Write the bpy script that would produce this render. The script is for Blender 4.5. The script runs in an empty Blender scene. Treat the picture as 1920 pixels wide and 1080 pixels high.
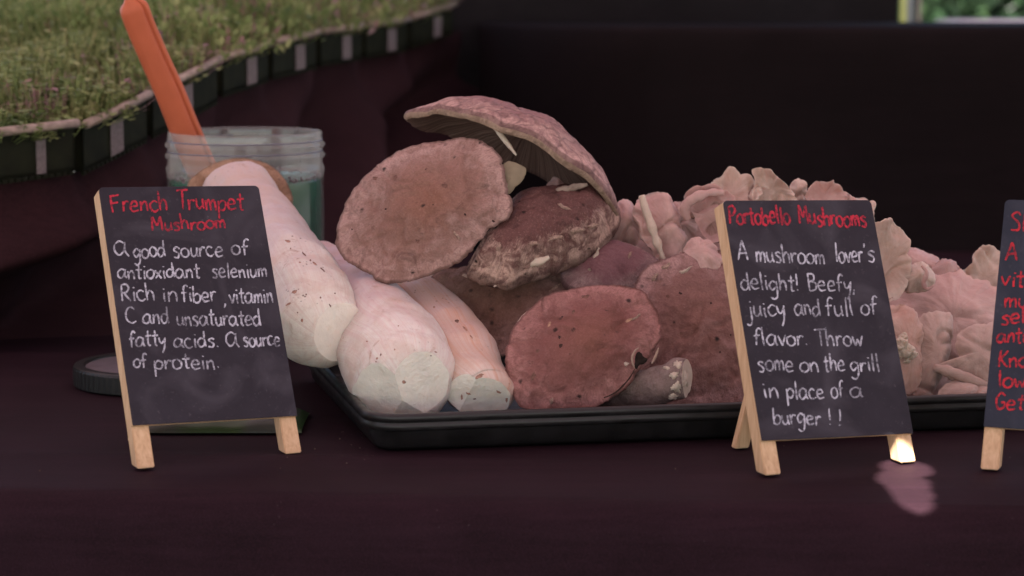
import bpy, bmesh, math, random
from mathutils import Vector, Matrix, noise
from mathutils.bvhtree import BVHTree
random.seed(7)
R = math.radians
scene = bpy.context.scene
col = scene.collection

# ------------------------------------------------------------------ camera, world, sun, exposure
FPX, CAMH, CAMD, PITCH = 4243.0, 0.364, 1.7, R(7.6)
cam = bpy.data.cameras.new('camera'); camo = bpy.data.objects.new('camera', cam); col.objects.link(camo)
camo.location = (0, -CAMD, CAMH); camo.rotation_euler = (R(90) - PITCH, 0, 0)
cam.sensor_width = 36; cam.lens = 36 * FPX / 1920; cam.clip_start = .05; cam.clip_end = 200
cam.dof.use_dof = True; cam.dof.focus_distance = 1.88; cam.dof.aperture_fstop = 6.7
scene.camera = camo

SUN_EL, SUN_AZ = R(50), R(-12)          # sun stands in front of the stall (camera side), a little to the left
world = bpy.data.worlds.new('World'); scene.world = world; world.use_nodes = True
wn = world.node_tree.nodes; wl = world.node_tree.links
bg = wn['Background']; sky = wn.new('ShaderNodeTexSky'); sky.sky_type = 'NISHITA'; sky.sun_disc = False
sky.sun_elevation = SUN_EL; sky.sun_rotation = R(180) + SUN_AZ
wl.new(sky.outputs[0], bg.inputs[0]); bg.inputs[1].default_value = .05
sunl = bpy.data.lights.new('sun', 'SUN'); sunl.energy = 5.0; sunl.angle = R(.4); sunl.color = (1, .95, .86)
suno = bpy.data.objects.new('sun', sunl); col.objects.link(suno)
SDIR = Vector((math.sin(SUN_AZ) * math.cos(SUN_EL), -math.cos(SUN_AZ) * math.cos(SUN_EL), math.sin(SUN_EL)))  # towards the sun
suno.rotation_euler = SDIR.to_track_quat('Z', 'Y').to_euler(); suno.location = SDIR * 5
vs = scene.view_settings
vs.view_transform = 'Standard'; vs.look = 'None'; vs.gamma = 1; vs.use_curve_mapping = False
vs.exposure = 2.6
scene.render.engine = 'CYCLES'
cy = scene.cycles; cy.use_denoising = True; cy.max_bounces = 8; cy.sample_clamp_indirect = 4; cy.transparent_max_bounces = 16
try: cy.denoiser = 'OPENIMAGEDENOISE'
except Exception: pass

# ------------------------------------------------------------------ helpers
cP, sP = math.cos(PITCH), math.sin(PITCH)
CAM = Vector((0, -CAMD, CAMH))
def ray(px, py):
    a, b = (px - 960) / FPX, (540 - py) / FPX
    return Vector((a, cP + b * sP, -sP + b * cP))
def P(px, py, Y):
    d = ray(px, py); return CAM + d * ((Y + CAMD) / d.y)
def onplane(px, py, C, n):
    d = ray(px, py); return CAM + d * ((C - CAM).dot(n) / d.dot(n))
def mpp(Y): return (Y + CAMD) / FPX          # metres per photo pixel at depth Y

def obj(name, bm, mats, parent=None, smooth=True, origin=None):
    me = bpy.data.meshes.new(name)
    bmesh.ops.recalc_face_normals(bm, faces=bm.faces) if not getattr(bm, '_keep', False) else None
    bm.to_mesh(me); bm.free()
    for m in (mats if isinstance(mats, (list, tuple)) else [mats]): me.materials.append(m)
    if smooth:
        for p in me.polygons: p.use_smooth = True
    o = bpy.data.objects.new(name, me); col.objects.link(o)
    if origin is not None:
        me.transform(Matrix.Translation(-Vector(origin))); o.location = origin
    if parent is not None:
        o.parent = parent
        pl = Vector((0, 0, 0)); q = parent
        while q is not None: pl = pl + q.location; q = q.parent
        o.location = o.location - pl
    return o
def empty(name, loc):
    o = bpy.data.objects.new(name, None); o.empty_display_size = .01; col.objects.link(o); o.location = loc; return o
def tag(o, label=None, cat=None, group=None, kind=None):
    if label: o['label'] = label
    if cat: o['category'] = cat
    if group: o['group'] = group
    if kind: o['kind'] = kind
    return o
def catmull(pts, n=8, closed=False):
    out = []; N = len(pts); segs = N if closed else N - 1
    V = [Vector(p) for p in pts]
    for i in range(segs):
        if closed: p0, p1, p2, p3 = V[(i-1) % N], V[i], V[(i+1) % N], V[(i+2) % N]
        else: p0, p1, p2, p3 = V[max(i-1, 0)], V[i], V[i+1], V[min(i+2, N-1)]
        for k in range(n):
            t = k / n
            out.append(.5 * ((2*p1) + (p2-p0)*t + (2*p0-5*p1+4*p2-p3)*t*t + (3*p1-p0-3*p2+p3)*t*t*t))
    if not closed: out.append(V[-1].copy())
    return out
def resample(pts, n):
    L = [0]; N = len(pts)
    for i in range(N): L.append(L[-1] + (pts[(i+1) % N] - pts[i]).length)
    out = []; j = 0
    for k in range(n):
        s = L[-1] * k / n
        while L[j+1] < s: j += 1
        t = (s - L[j]) / max(L[j+1] - L[j], 1e-9)
        out.append(pts[j].lerp(pts[(j+1) % N], t))
    return out
def sm(a, b, x):
    t = max(0, min(1, (x - a) / (b - a))); return t * t * (3 - 2 * t)
def box_bm(bm, c, sx, sy, sz, M=None, bev=0):
    r = bmesh.ops.create_cube(bm, size=1, matrix=Matrix.Diagonal((sx, sy, sz, 1)))
    vs_ = r['verts']
    if bev:
        es = list({e for v in vs_ for e in v.link_edges})
        b = bmesh.ops.bevel(bm, geom=es, offset=bev, segments=2, affect='EDGES'); vs_ = list({v for f in b['faces'] for v in f.verts} | {v for v in vs_ if v.is_valid})
    T = Matrix.Translation(c)
    bmesh.ops.transform(bm, matrix=(M @ T) if M is not None else T, verts=vs_)
def tube(bm, pts, rad, seg=8, flat=1.0, cap=True, up=Vector((0, -1, 0))):
    rings = []
    for i, p in enumerate(pts):
        t = (pts[min(i+1, len(pts)-1)] - pts[max(i-1, 0)]).normalized()
        a = t.cross(up).normalized(); b = a.cross(t).normalized()
        r = rad(i / (len(pts)-1)) if callable(rad) else rad
        rings.append([bm.verts.new(p + a * (r * math.cos(2*math.pi*k/seg)) + b * (r * flat * math.sin(2*math.pi*k/seg))) for k in range(seg)])
    for A, B in zip(rings, rings[1:]):
        for k in range(seg): bm.faces.new((A[k], A[(k+1) % seg], B[(k+1) % seg], B[k]))
    if cap: bm.faces.new(rings[0]); bm.faces.new(rings[-1])
def lathe(bm, prof, c, seg=72, close=False):
    rings = [[bm.verts.new((c[0] + r*math.cos(2*math.pi*k/seg), c[1] + r*math.sin(2*math.pi*k/seg), c[2] + z)) for k in range(seg)] for r, z in prof]
    n = len(rings)
    for i in range(n if close else n-1):
        A, B = rings[i], rings[(i+1) % n]
        for k in range(seg): bm.faces.new((A[k], A[(k+1) % seg], B[(k+1) % seg], B[k]))
    return rings

# ------------------------------------------------------------------ materials
class NT:
    def __init__(s, name):
        s.m = bpy.data.materials.new(name); s.m.use_nodes = True; s.t = s.m.node_tree; s.N = s.t.nodes; s.b = s.N['Principled BSDF']; s._tc = None
    def new(s, t, **k):
        n = s.N.new(t)
        for a, b in k.items(): setattr(n, a, b)
        return n
    def link(s, a, b): s.t.links.new(a, b)
    def obj(s):
        if s._tc is None: s._tc = s.new('ShaderNodeTexCoord')
        return s._tc.outputs['Object']
    def attr(s, n): return s.new('ShaderNodeAttribute', attribute_name=n)
    def noise(s, scale, detail=4, rough=.55, vec=None, dist=0):
        n = s.new('ShaderNodeTexNoise'); n.inputs['Scale'].default_value = scale; n.inputs['Detail'].default_value = detail
        n.inputs['Roughness'].default_value = rough; n.inputs['Distortion'].default_value = dist
        s.link(vec or s.obj(), n.inputs['Vector']); return n.outputs['Fac']
    def ramp(s, fac, stops):
        r = s.new('ShaderNodeValToRGB'); e = r.color_ramp.elements
        while len(e) < len(stops): e.new(.5)
        for q, (p, c) in zip(e, stops): q.position = p; q.color = (c if len(c) == 4 else (*c, 1)) if not isinstance(c, float) else (c, c, c, 1)
        s.link(fac, r.inputs[0]); return r.outputs[0]
    def mix(s, fac, a, b, mode='MIX'):
        m = s.new('ShaderNodeMix', data_type='RGBA', blend_type=mode)
        for v, i in ((fac, 0), (a, 6), (b, 7)):
            if hasattr(v, 'is_output'): s.link(v, m.inputs[i])
            elif i == 0: m.inputs[0].default_value = v
            else: m.inputs[i].default_value = (*v, 1)
        return m.outputs[2]
    def math(s, op, a, b=None):
        m = s.new('ShaderNodeMath', operation=op)
        for v, i in ((a, 0), (b, 1)):
            if v is None: continue
            if hasattr(v, 'is_output'): s.link(v, m.inputs[i])
            else: m.inputs[i].default_value = v
        return m.outputs[0]
    def bump(s, h, strength=.3, dist=.001, prev=None):
        b = s.new('ShaderNodeBump'); b.inputs['Strength'].default_value = strength; b.inputs['Distance'].default_value = dist
        s.link(h, b.inputs['Height'])
        if prev: s.link(prev, b.inputs['Normal'])
        return b.outputs[0]
    def done(s, colr=None, rough=.6, spec=.3, normal=None, sss=0, sssr=(.01, .004, .003), **k):
        b = s.b
        if colr is not None:
            if hasattr(colr, 'is_output'): s.link(colr, b.inputs['Base Color'])
            else: b.inputs['Base Color'].default_value = (*colr, 1)
        if hasattr(rough, 'is_output'): s.link(rough, b.inputs['Roughness'])
        else: b.inputs['Roughness'].default_value = rough
        b.inputs['Specular IOR Level'].default_value = spec
        if normal: s.link(normal, b.inputs['Normal'])
        if sss:
            b.inputs['Subsurface Weight'].default_value = sss; b.inputs['Subsurface Radius'].default_value = sssr; b.inputs['Subsurface Scale'].default_value = 1
        for a, v in k.items(): b.inputs[a.replace('_', ' ')].default_value = v
        return s.m

def m_plain(name, c, rough=.6, spec=.3, var=.15, sc=60, bump=0, **k):
    t = NT(name); n = t.noise(sc, 5)
    lo = tuple(x*(1-var) for x in c); hi = tuple(min(1, x*(1+var)) for x in c)
    cc = t.ramp(n, [(.3, lo), (.7, hi)])
    return t.done(cc, rough, spec, t.bump(t.noise(sc*6, 4), bump, .0006) if bump else None, **k)
def m_cloth(name, c, sheen=.25, rough=.9, spec=.1):
    t = NT(name)
    n = t.noise(9, 5); f = t.noise(900, 2)
    cc = t.ramp(n, [(.3, tuple(x*.7 for x in c)), (.7, tuple(x*1.25 for x in c))])
    mp = t.new('ShaderNodeMapping'); mp.inputs['Scale'].default_value = (4, 160, 160); t.link(t.obj(), mp.inputs[0]); w = t.noise(1, 4, .6, mp.outputs[0])
    cc = t.mix(t.ramp(w, [(.40, .45), (.62, 0.)]), cc, tuple(x*.45 for x in c))
    cc = t.mix(t.ramp(f, [(.42, 0.), (.68, .5)]), cc, tuple(x*1.9 for x in c))
    lint = t.new('ShaderNodeTexVoronoi'); lint.inputs['Scale'].default_value = 130; t.link(t.obj(), lint.inputs['Vector'])
    cc = t.mix(t.math('MULTIPLY', t.ramp(lint.outputs['Distance'], [(.03, .6), (.07, 0.)]), t.ramp(t.noise(25, 2), [(.56, 0.), (.6, 1.)])), cc, (.12, .09, .10))
    m = t.done(cc, rough, spec, t.bump(f, .35, .0004))
    t.b.inputs['Sheen Weight'].default_value = sheen; t.b.inputs['Sheen Tint'].default_value = (.55, .3, .4, 1); t.b.inputs['Sheen Roughness'].default_value = .5
    return m
def m_wood():
    t = NT('pale_wood'); mp = t.new('ShaderNodeMapping'); mp.inputs['Scale'].default_value = (300, 300, 25); t.link(t.obj(), mp.inputs[0])
    n = t.noise(1, 5, .6, mp.outputs[0], .6)
    cc = t.ramp(n, [(.25, (.47, .29, .16)), (.55, (.62, .42, .25)), (.8, (.70, .50, .32))])
    return t.done(cc, .6, .25, t.bump(n, .15, .0003))
def m_board(c=(.026, .0225, .031)):
    t = NT('chalkboard_paint'); n = t.noise(30, 6, .65); s = t.noise(14, 3, .5, None, 1.5)
    cc = t.ramp(n, [(.3, tuple(x*.85 for x in c)), (.75, tuple(x*1.2 for x in c))])
    cc = t.mix(t.ramp(s, [(.50, 0.), (.78, .30)]), cc, (.13, .12, .145)); cc = t.mix(t.ramp(t.noise(260, 4, .8), [(.60, 0.), (.72, .22)]), cc, (.20, .19, .21))
    return t.done(cc, .75, .2, t.bump(t.noise(1200, 2), .15, .0002))
def m_chalk(name, c, bgc=(.03, .026, .036)):
    t = NT(name); n = t.noise(420, 4, .7); big = t.noise(45, 3, .6)
    f = t.math('MULTIPLY', t.ramp(n, [(.36, .15), (.55, 1.)]), t.ramp(big, [(.32, .42), (.54, 1.)]))
    return t.done(t.mix(f, bgc, c), .95, .05)
def m_porto(name, base, mid, edge, seed=0., spot=.5, streak=.6, orange=0., edge_at=.72, crack=0.):
    t = NT(name); d = t.attr('dir'); r = t.attr('rad').outputs['Fac']
    mp = t.new('ShaderNodeMapping'); mp.inputs['Location'].default_value = (seed, seed*.7, seed*1.3); t.link(t.obj(), mp.inputs[0]); ov = mp.outputs[0]
    mp2 = t.new('ShaderNodeMapping'); mp2.inputs['Scale'].default_value = (46, 46, 16); t.link(d.outputs['Vector'], mp2.inputs[0])
    st = t.noise(1, 4, .6, mp2.outputs[0], .4)                       # short radial fibres
    blot = t.noise(17, 5, .6, ov, .9); fine = t.noise(620, 4, .7, ov); med = t.noise(75, 5, .62, ov, .8)
    cc = t.ramp(blot, [(.32, tuple(x*.8 for x in base)), (.46, mid), (.55, tuple(.5*a+.5*b for a, b in zip(mid, base))), (.68, tuple(.3*a+.7*b for a, b in zip(mid, edge)))])
    if orange: cc = t.mix(t.ramp(t.math('ADD', r, t.math('MULTIPLY', blot, .8)), [(.45, orange*.6), (1.05, 0.)]), cc, (.25, .105, .06))
    rn = t.math('ADD', r, t.math('MULTIPLY', t.math('SUBTRACT', med, .5), .8))
    cc = t.mix(t.ramp(rn, [(edge_at-.12, 0.), (edge_at+.2, .85)]), cc, edge)
    cc = t.mix(t.ramp(t.math('MULTIPLY', st, t.math('ADD', t.math('MULTIPLY', r, r), .3)), [(.42, 0.), (.64, min(1., streak*1.25))]), cc, t.mix(t.ramp(med, [(.42, 1.), (.56, 0.)]), tuple(min(1, x*1.45) for x in edge), tuple(x*.8 for x in mid)))
    cc = t.mix(t.ramp(st, [(.34, streak*.3), (.48, 0.)]), cc, tuple(x*.7 for x in base))
    cc = t.mix(t.ramp(fine, [(.38, .3), (.50, 0.)]), cc, tuple(x*.7 for x in base))
    cc = t.mix(t.ramp(fine, [(.56, 0.), (.70, .22)]), cc, tuple(min(1, x*1.3) for x in edge))
    cc = t.mix(t.ramp(t.noise(34, 6, .7, ov, 1.5), [(.57, 0.), (.68, spot*.75)]), cc, tuple(x*.42 for x in base))
    vo = t.new('ShaderNodeTexVoronoi'); vo.inputs['Scale'].default_value = 62; t.link(ov, vo.inputs['Vector'])
    sp = t.math('MULTIPLY', t.ramp(vo.outputs['Distance'], [(.07, 1.), (.18, 0.)]), t.ramp(med, [(.48, 0.), (.55, min(1., spot*1.3))]))
    cc = t.mix(sp, cc, (.022, .013, .011))
    b = t.bump(st, .22, .0012); b = t.bump(med, .75, .003, b); b = t.bump(blot, .5, .006, b); b = t.bump(fine, .9, .0009, b)
    if crack:
        v2 = t.new('ShaderNodeTexVoronoi', feature='DISTANCE_TO_EDGE'); v2.inputs['Scale'].default_value = 48
        nz = t.new('ShaderNodeTexNoise'); nz.inputs['Scale'].default_value = 45; t.link(ov, nz.inputs['Vector'])
        va = t.new('ShaderNodeVectorMath', operation='MULTIPLY_ADD'); va.inputs[1].default_value = (.02, .02, .02); t.link(nz.outputs['Color'], va.inputs[0]); t.link(ov, va.inputs[2]); t.link(va.outputs[0], v2.inputs['Vector'])
        cr = t.ramp(v2.outputs['Distance'], [(.0, 1.), (.10, 0.)])
        cc = t.mix(t.math('MULTIPLY', cr, t.ramp(blot, [(.42, 0.), (.55, crack)])), cc, tuple(x*.5 for x in base)); b = t.bump(v2.outputs['Distance'], .5, .003, b)
    cc = t.mix(t.ramp(r, [(.975, 0.), (1., .55)]), cc, tuple(x*.35 for x in base))
    hs = t.new('ShaderNodeHueSaturation'); hs.inputs['Saturation'].default_value = 1.0; hs.inputs['Value'].default_value = .86; t.link(cc, hs.inputs['Color']); cc = hs.outputs[0]
    return t.done(cc, .72, .22, b, sss=.06)
def m_gill(name, a, b):
    t = NT(name); mp2 = t.new('ShaderNodeMapping'); mp2.inputs['Scale'].default_value = (60, 60, .8); t.link(t.attr('dir').outputs['Vector'], mp2.inputs[0])
    st = t.noise(1, 2, .5, mp2.outputs[0]); cc = t.ramp(st, [(.35, a), (.65, b)])
    return t.done(cc, .85, .1, t.bump(st, .8, .003))
def m_trumpet(name, top, low, stain, seed=0., sk=5., sa=.5):
    t = NT(name); mp = t.new('ShaderNodeMapping'); mp.inputs['Location'].default_value = (seed, seed*.6, -seed); t.link(t.obj(), mp.inputs[0]); ov = mp.outputs[0]
    u = t.attr('rad').outputs['Fac']                                  # 0 cap end .. 1 base
    big = t.noise(22, 4, .6, ov, .4); med = t.noise(70, 5, .6, ov)
    cc = t.mix(t.ramp(t.math('ADD', u, t.math('MULTIPLY', t.math('SUBTRACT', big, .5), .7)), [(.38, 0.), (.78, 1.)]), top, low)
    mp2 = t.new('ShaderNodeMapping'); mp2.inputs['Scale'].default_value = (sk, sk, 1.8); t.link(t.attr('dir').outputs['Vector'], mp2.inputs[0])
    st = t.noise(1, 4, .6, mp2.outputs[0], .4)
    cc = t.mix(t.ramp(st, [(.48, 0.), (.70, sa)]), cc, stain)
    vo = t.new('ShaderNodeTexVoronoi'); vo.inputs['Scale'].default_value = 230; t.link(ov, vo.inputs['Vector'])
    mp4 = t.new('ShaderNodeMapping'); mp4.inputs['Scale'].default_value = (34, 34, 3); t.link(t.attr('dir').outputs['Vector'], mp4.inputs[0]); fib = t.noise(1, 4, .65, mp4.outputs[0], .5)
    cc = t.mix(t.ramp(fib, [(.36, .34), (.56, 0.)]), cc, stain)
    sp = t.math('MULTIPLY', t.ramp(t.math('ADD', vo.outputs['Distance'], t.math('MULTIPLY', med, .5)), [(.34, 1.), (.50, 0.)]), t.ramp(t.noise(30, 4, .7, ov), [(.56, 0.), (.62, .85)]))
    cc = t.mix(sp, cc, (.07, .035, .025))
    cc = t.mix(t.ramp(t.noise(42, 6, .72, ov, .8), [(.60, 0.), (.70, .75)]), cc, (.34, .19, .12)); cc = t.mix(t.ramp(t.noise(14, 6, .72, ov, 1.), [(.46, 0.), (.64, .6)]), cc, (.56, .41, .33)); cc = t.mix(t.ramp(t.noise(150, 4, .75, ov), [(.55, 0.), (.70, .35)]), cc, (.48, .33, .28))
    b = t.bump(st, .12, .001); b = t.bump(fib, .25, .001, b); b = t.bump(med, .5, .0025, b); b = t.bump(big, .4, .005, b)
    return t.done(cc, .5, .3, b, sss=.25)
def m_cut(name, c, stain):
    t = NT(name); n = t.noise(55, 5, .6); f = t.noise(160, 4, .6, None, .5)
    cc = t.ramp(n, [(.3, tuple(x*.88 for x in c)), (.6, c)])
    cc = t.mix(t.ramp(f, [(.62, 0.), (.75, .5)]), cc, stain)
    return t.done(t.mix(t.ramp(t.noise(22, 5, .65), [(.46, 0.), (.68, .5)]), cc, tuple(x*.82 for x in c)), .5, .35, t.bump(n, .6, .004, t.bump(f, .6, .0015)), sss=.2)
def m_oyster(name, a, b, stain, seed=0., st_amt=.4):
    t = NT(name); mp = t.new('ShaderNodeMapping'); mp.inputs['Location'].default_value = (seed, seed*.5, -seed); t.link(t.obj(), mp.inputs[0]); ov = mp.outputs[0]
    r = t.attr('rad').outputs['Fac']; big = t.noise(35, 5, .6, ov, .5); med = t.noise(110, 5, .6, ov, .8)
    cc = t.ramp(big, [(.3, a), (.65, b)])
    cc = t.mix(t.ramp(t.noise(30, 5, .65, ov, 1.), [(.52, 0.), (.72, st_amt)]), cc, stain)
    mp2 = t.new('ShaderNodeMapping'); mp2.inputs['Scale'].default_value = (9, 9, 3); t.link(t.attr('dir').outputs['Vector'], mp2.inputs[0])
    st = t.noise(1, 4, .6, mp2.outputs[0], .3)
    cc = t.mix(t.ramp(st, [(.3, .3), (.5, 0.)]), cc, tuple(x*.72 for x in a))
    cc = t.mix(t.ramp(r, [(.88, 0.), (1., .35)]), cc, tuple(min(1, x*1.25) for x in b))
    bb = t.bump(st, .15, .002); bb = t.bump(med, .4, .002, bb); bb = t.bump(big, .5, .005, bb)
    return t.done(cc, .6, .28, bb, sss=.2)

M_BURG = m_cloth('burgundy_cloth', (.0170, .0070, .0108), .0, .75, .08)
M_DARKC = m_cloth('dark_cloth', (.0085, .0056, .0062), .0)  # darker than the drape: the dimmer light there is put into its colour
M_DRAPE = m_cloth('maroon_drape', (.024, .0095, .0115), .02)
M_WOOD = m_wood(); M_BOARD = m_board(); M_BOARD2 = m_board((.026, .030, .045))
M_WHITE = m_chalk('white_chalk', (.52, .52, .60)); M_RED = m_chalk('red_chalk', (.50, .038, .062)); M_RED2 = m_chalk('red_chalk_bright', (.52, .036, .05))
M_BLACK = m_plain('black_plastic', (.012, .012, .012), .38, .4, .3, 40, .2)
M_TORN = m_cut('torn_flesh', (.60, .50, .40), (.25, .13, .08))
M_SHRED = m_plain('veil_shred', (.50, .40, .33), .8, .1, .3, 200, .4)
M_CREAM = m_cut('cut_flesh', (.82, .79, .69), (.68, .54, .36))

# ------------------------------------------------------------------ shaped builders
def cap(name, outl, Y, n, dome, thick=.006, mats=None, parent=None, ragged=.012, bumps=.0015, bscale=45, p=2.2, bend=None,
        rings=30, seg=200, under=.55, seed=0., center=None, rolled=0., ctrl_n=8, rag2=None, frill=None, crease=None):
    """a mushroom cap (or petal): its rim lies in a plane through depth Y with normal n, the top is domed and the underside hollow."""
    n = Vector(n).normalized()
    cx = sum(q[0] for q in outl) / len(outl); cyy = sum(q[1] for q in outl) / len(outl)
    if center: cx, cyy = center
    C = P(cx, cyy, Y)
    pts = [onplane(q[0], q[1], C, n) for q in outl]
    pts = resample(catmull(pts, ctrl_n, True), seg)
    u = Vector((0, 0, 1)).cross(n); u = -u if u.x < 0 else u
    u.normalize(); v = n.cross(u); v = -v if v.z < 0 else v
    size = sum((q - C).length for q in pts) / seg
    for i, q in enumerate(pts):
        f = 1 + ragged * (noise.noise(q * 130 + Vector((seed, 0, 0))) + .8 * noise.noise(q * 420))
        f += .5*ragged * noise.noise(q * 45 + Vector((0, seed, 0)))
        if rag2:
            w = sm(.35, .75, ((q - C).dot(u)*rag2[0] + (q - C).dot(v)*rag2[1]) / size)
            f += rag2[2] * w * (noise.noise(q*160 + Vector((seed, 4, 0))) + .7*noise.noise(q*340))
        pts[i] = C + (q - C) * f
    bm = bmesh.new(); rad = bm.verts.layers.float.new('rad'); dr = bm.verts.layers.float_vector.new('dir')
    def top(r): return dome * (1 - r ** p)
    prof = []
    for i in range(1, rings + 1):
        r = (i / rings) ** .8
        prof.append((r * .985, top(r) + 0, r, 1.0))
    th = thick
    prof += [(1.0, -th*.15, 1, .5), (1.0, -th*.5, 1, .3), (.985, -th*.85, 1, .2), (.96, -th, .98, .2)]
    for i in range(1, 9):
        r = .96 * (1 - i / 9)
        prof.append((r, -th + dome * under * (1 - (r / .96) ** 2), r, 0.))
    def place(q, h, r, k):
        w = C + (q - C) * r
        a, b = (w - C).dot(u) / size, (w - C).dot(v) / size
        if bend: h = h + bend(a, b, r)
        if frill: h += frill[1] * sm(.35, 1, r) * (1.6*abs(math.sin(frill[0]*.5*math.atan2(b, a) + seed + 1.3*noise.noise(w*25))) - .8 + .5*noise.noise(w*80))
        if rolled: h = h - rolled * sm(.72, 1, r) ** 2
        if bumps and k: h += k * bumps * (noise.noise(w * bscale + Vector((seed*3, 1, 2))) * 1.2 + .5 * noise.noise(w * bscale * 2.7) + .25 * noise.noise(w * bscale * 7))
        if crease and k:
            nz = noise.noise(w*crease[1] + Vector((seed*2.7, 9, 4)) + .5*noise.noise_vector(w*crease[1]*1.7))
            h -= k * crease[0] * max(0, 1 - abs(nz)*5.5) ** 1.5
        return w + n * h
    def topc():
        vv = bm.verts.new(place(C, top(0), 0, 1)); vv[rad] = 0; vv[dr] = (0, 0, 0); return vv
    c0 = topc(); loops = []
    for (r, h, ra, k) in prof:
        L = []
        for i, q in enumerate(pts):
            vv = bm.verts.new(place(q, h, r, k)); vv[rad] = ra
            an = 2*math.pi*i/seg; vv[dr] = (math.cos(an), math.sin(an), ra); L.append(vv)
        loops.append(L)
    c1 = bm.verts.new(place(C, -th + dome*under, 0, 0)); c1[rad] = 0; c1[dr] = (0, 0, 0)
    for k in range(seg): bm.faces.new((c0, loops[0][k], loops[0][(k+1) % seg]))
    nt = rings + 3
    for i, (A, B) in enumerate(zip(loops, loops[1:])):
        for k in range(seg):
            f = bm.faces.new((A[k], B[k], B[(k+1) % seg], A[(k+1) % seg]))
            if i >= nt and len(mats) > 1: f.material_index = 1
    for k in range(seg):
        f = bm.faces.new((c1, loops[-1][(k+1) % seg], loops[-1][k]))
        if len(mats) > 1: f.material_index = 1
    return obj(name, bm, mats, parent, origin=C)
def stalk(name, ctrl, mats, cuts=(), parent=None, seg=64, bumps=.0020, seed=0., round_end=True, n=14, squash=1.0):
    """a stem lofted along (px, py, radius px, depth) points; its end is rounded off and then sliced by knife planes."""
    pts = [P(a, b, Y) for a, b, r, Y in ctrl]; rad_ = [r * mpp(Y) for a, b, r, Y in ctrl]
    V4 = catmull([(*p, r) for p, r in zip(pts, rad_)], n)
    path = [Vector(q[:3]) for q in V4]; rr = [q[3] for q in V4]
    if round_end:
        t = (path[-1] - path[-2]).normalized(); R0 = rr[-1]
        for k in range(1, 10):
            a = k / 9.3 * math.pi / 2
            path.append(path[len(V4)-1] + t * R0 * .75 * math.sin(a)); rr.append(R0 * math.cos(a))
        t = (path[0] - path[1]).normalized(); R0 = rr[0]; p0 = path[0].copy()
        for k in range(1, 7):
            a = k / 6.3 * math.pi / 2
            path.insert(0, p0 + t * R0 * .6 * math.sin(a)); rr.insert(0, R0 * math.cos(a))
    bm = bmesh.new(); ra = bm.verts.layers.float.new('rad'); dr = bm.verts.layers.float_vector.new('dir')
    rings = []; T = len(path)
    for i, p in enumerate(path):
        t = (path[min(i+1, T-1)] - path[max(i-1, 0)]).normalized()
        a = t.cross(Vector((0, -1, 0))).normalized(); b = a.cross(t).normalized(); L = []
        for k in range(seg):
            an = 2*math.pi*k/seg; q = a*math.cos(an) + b*math.sin(an)*squash
            w = p + q * rr[i]
            w += q * bumps * (noise.noise(w*30 + Vector((seed, 0, 0)))*2 + noise.noise(w*80)*.8)
            vv = bm.verts.new(w); vv[ra] = i / (T-1); vv[dr] = (math.cos(an), math.sin(an), i/(T-1)*1.0); L.append(vv)
        rings.append(L)
    for A, B in zip(rings, rings[1:]):
        for k in range(seg): bm.faces.new((A[k], A[(k+1) % seg], B[(k+1) % seg], B[k]))
    bm.faces.new(rings[0]); bm.faces.new(rings[-1])
    for co, no in cuts:
        no = Vector(no).normalized()
        g = bmesh.ops.bisect_plane(bm, geom=bm.verts[:] + bm.edges[:] + bm.faces[:], plane_co=co, plane_no=no, clear_outer=True)
        ed = [e for e in g['geom_cut'] if isinstance(e, bmesh.types.BMEdge)]
        bmesh.ops.holes_fill(bm, edges=ed, sides=0)
        for f in bm.faces:
            if all(abs((v.co - co).dot(no)) < 1e-5 for v in f.verts): f.material_index = 1; f.smooth = False
    o = obj(name, bm, mats, parent, origin=path[T//2])
    for pl in o.data.polygons:
        if pl.material_index == 1: pl.use_smooth = False
    return o
def strip(name, pxs, Y, wpx, mat, parent, thick=.0015, seed=0):
    """a torn strand: a thin tapering tube along photo points (px, py[, depth])."""
    pts = catmull([P(q[0], q[1], q[2] if len(q) > 2 else Y) for q in pxs], 6)
    bm = bmesh.new(); m = mpp(Y) * wpx / 2
    tube(bm, pts, lambda s: m * (.35 + .65*math.sin(math.pi*min(1, .12+s*.85))) * (1 + .5*noise.noise(Vector((s*9+seed, seed, 0)))), 8, .6)
    return obj(name, bm, mat, parent, origin=pts[0])

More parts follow.
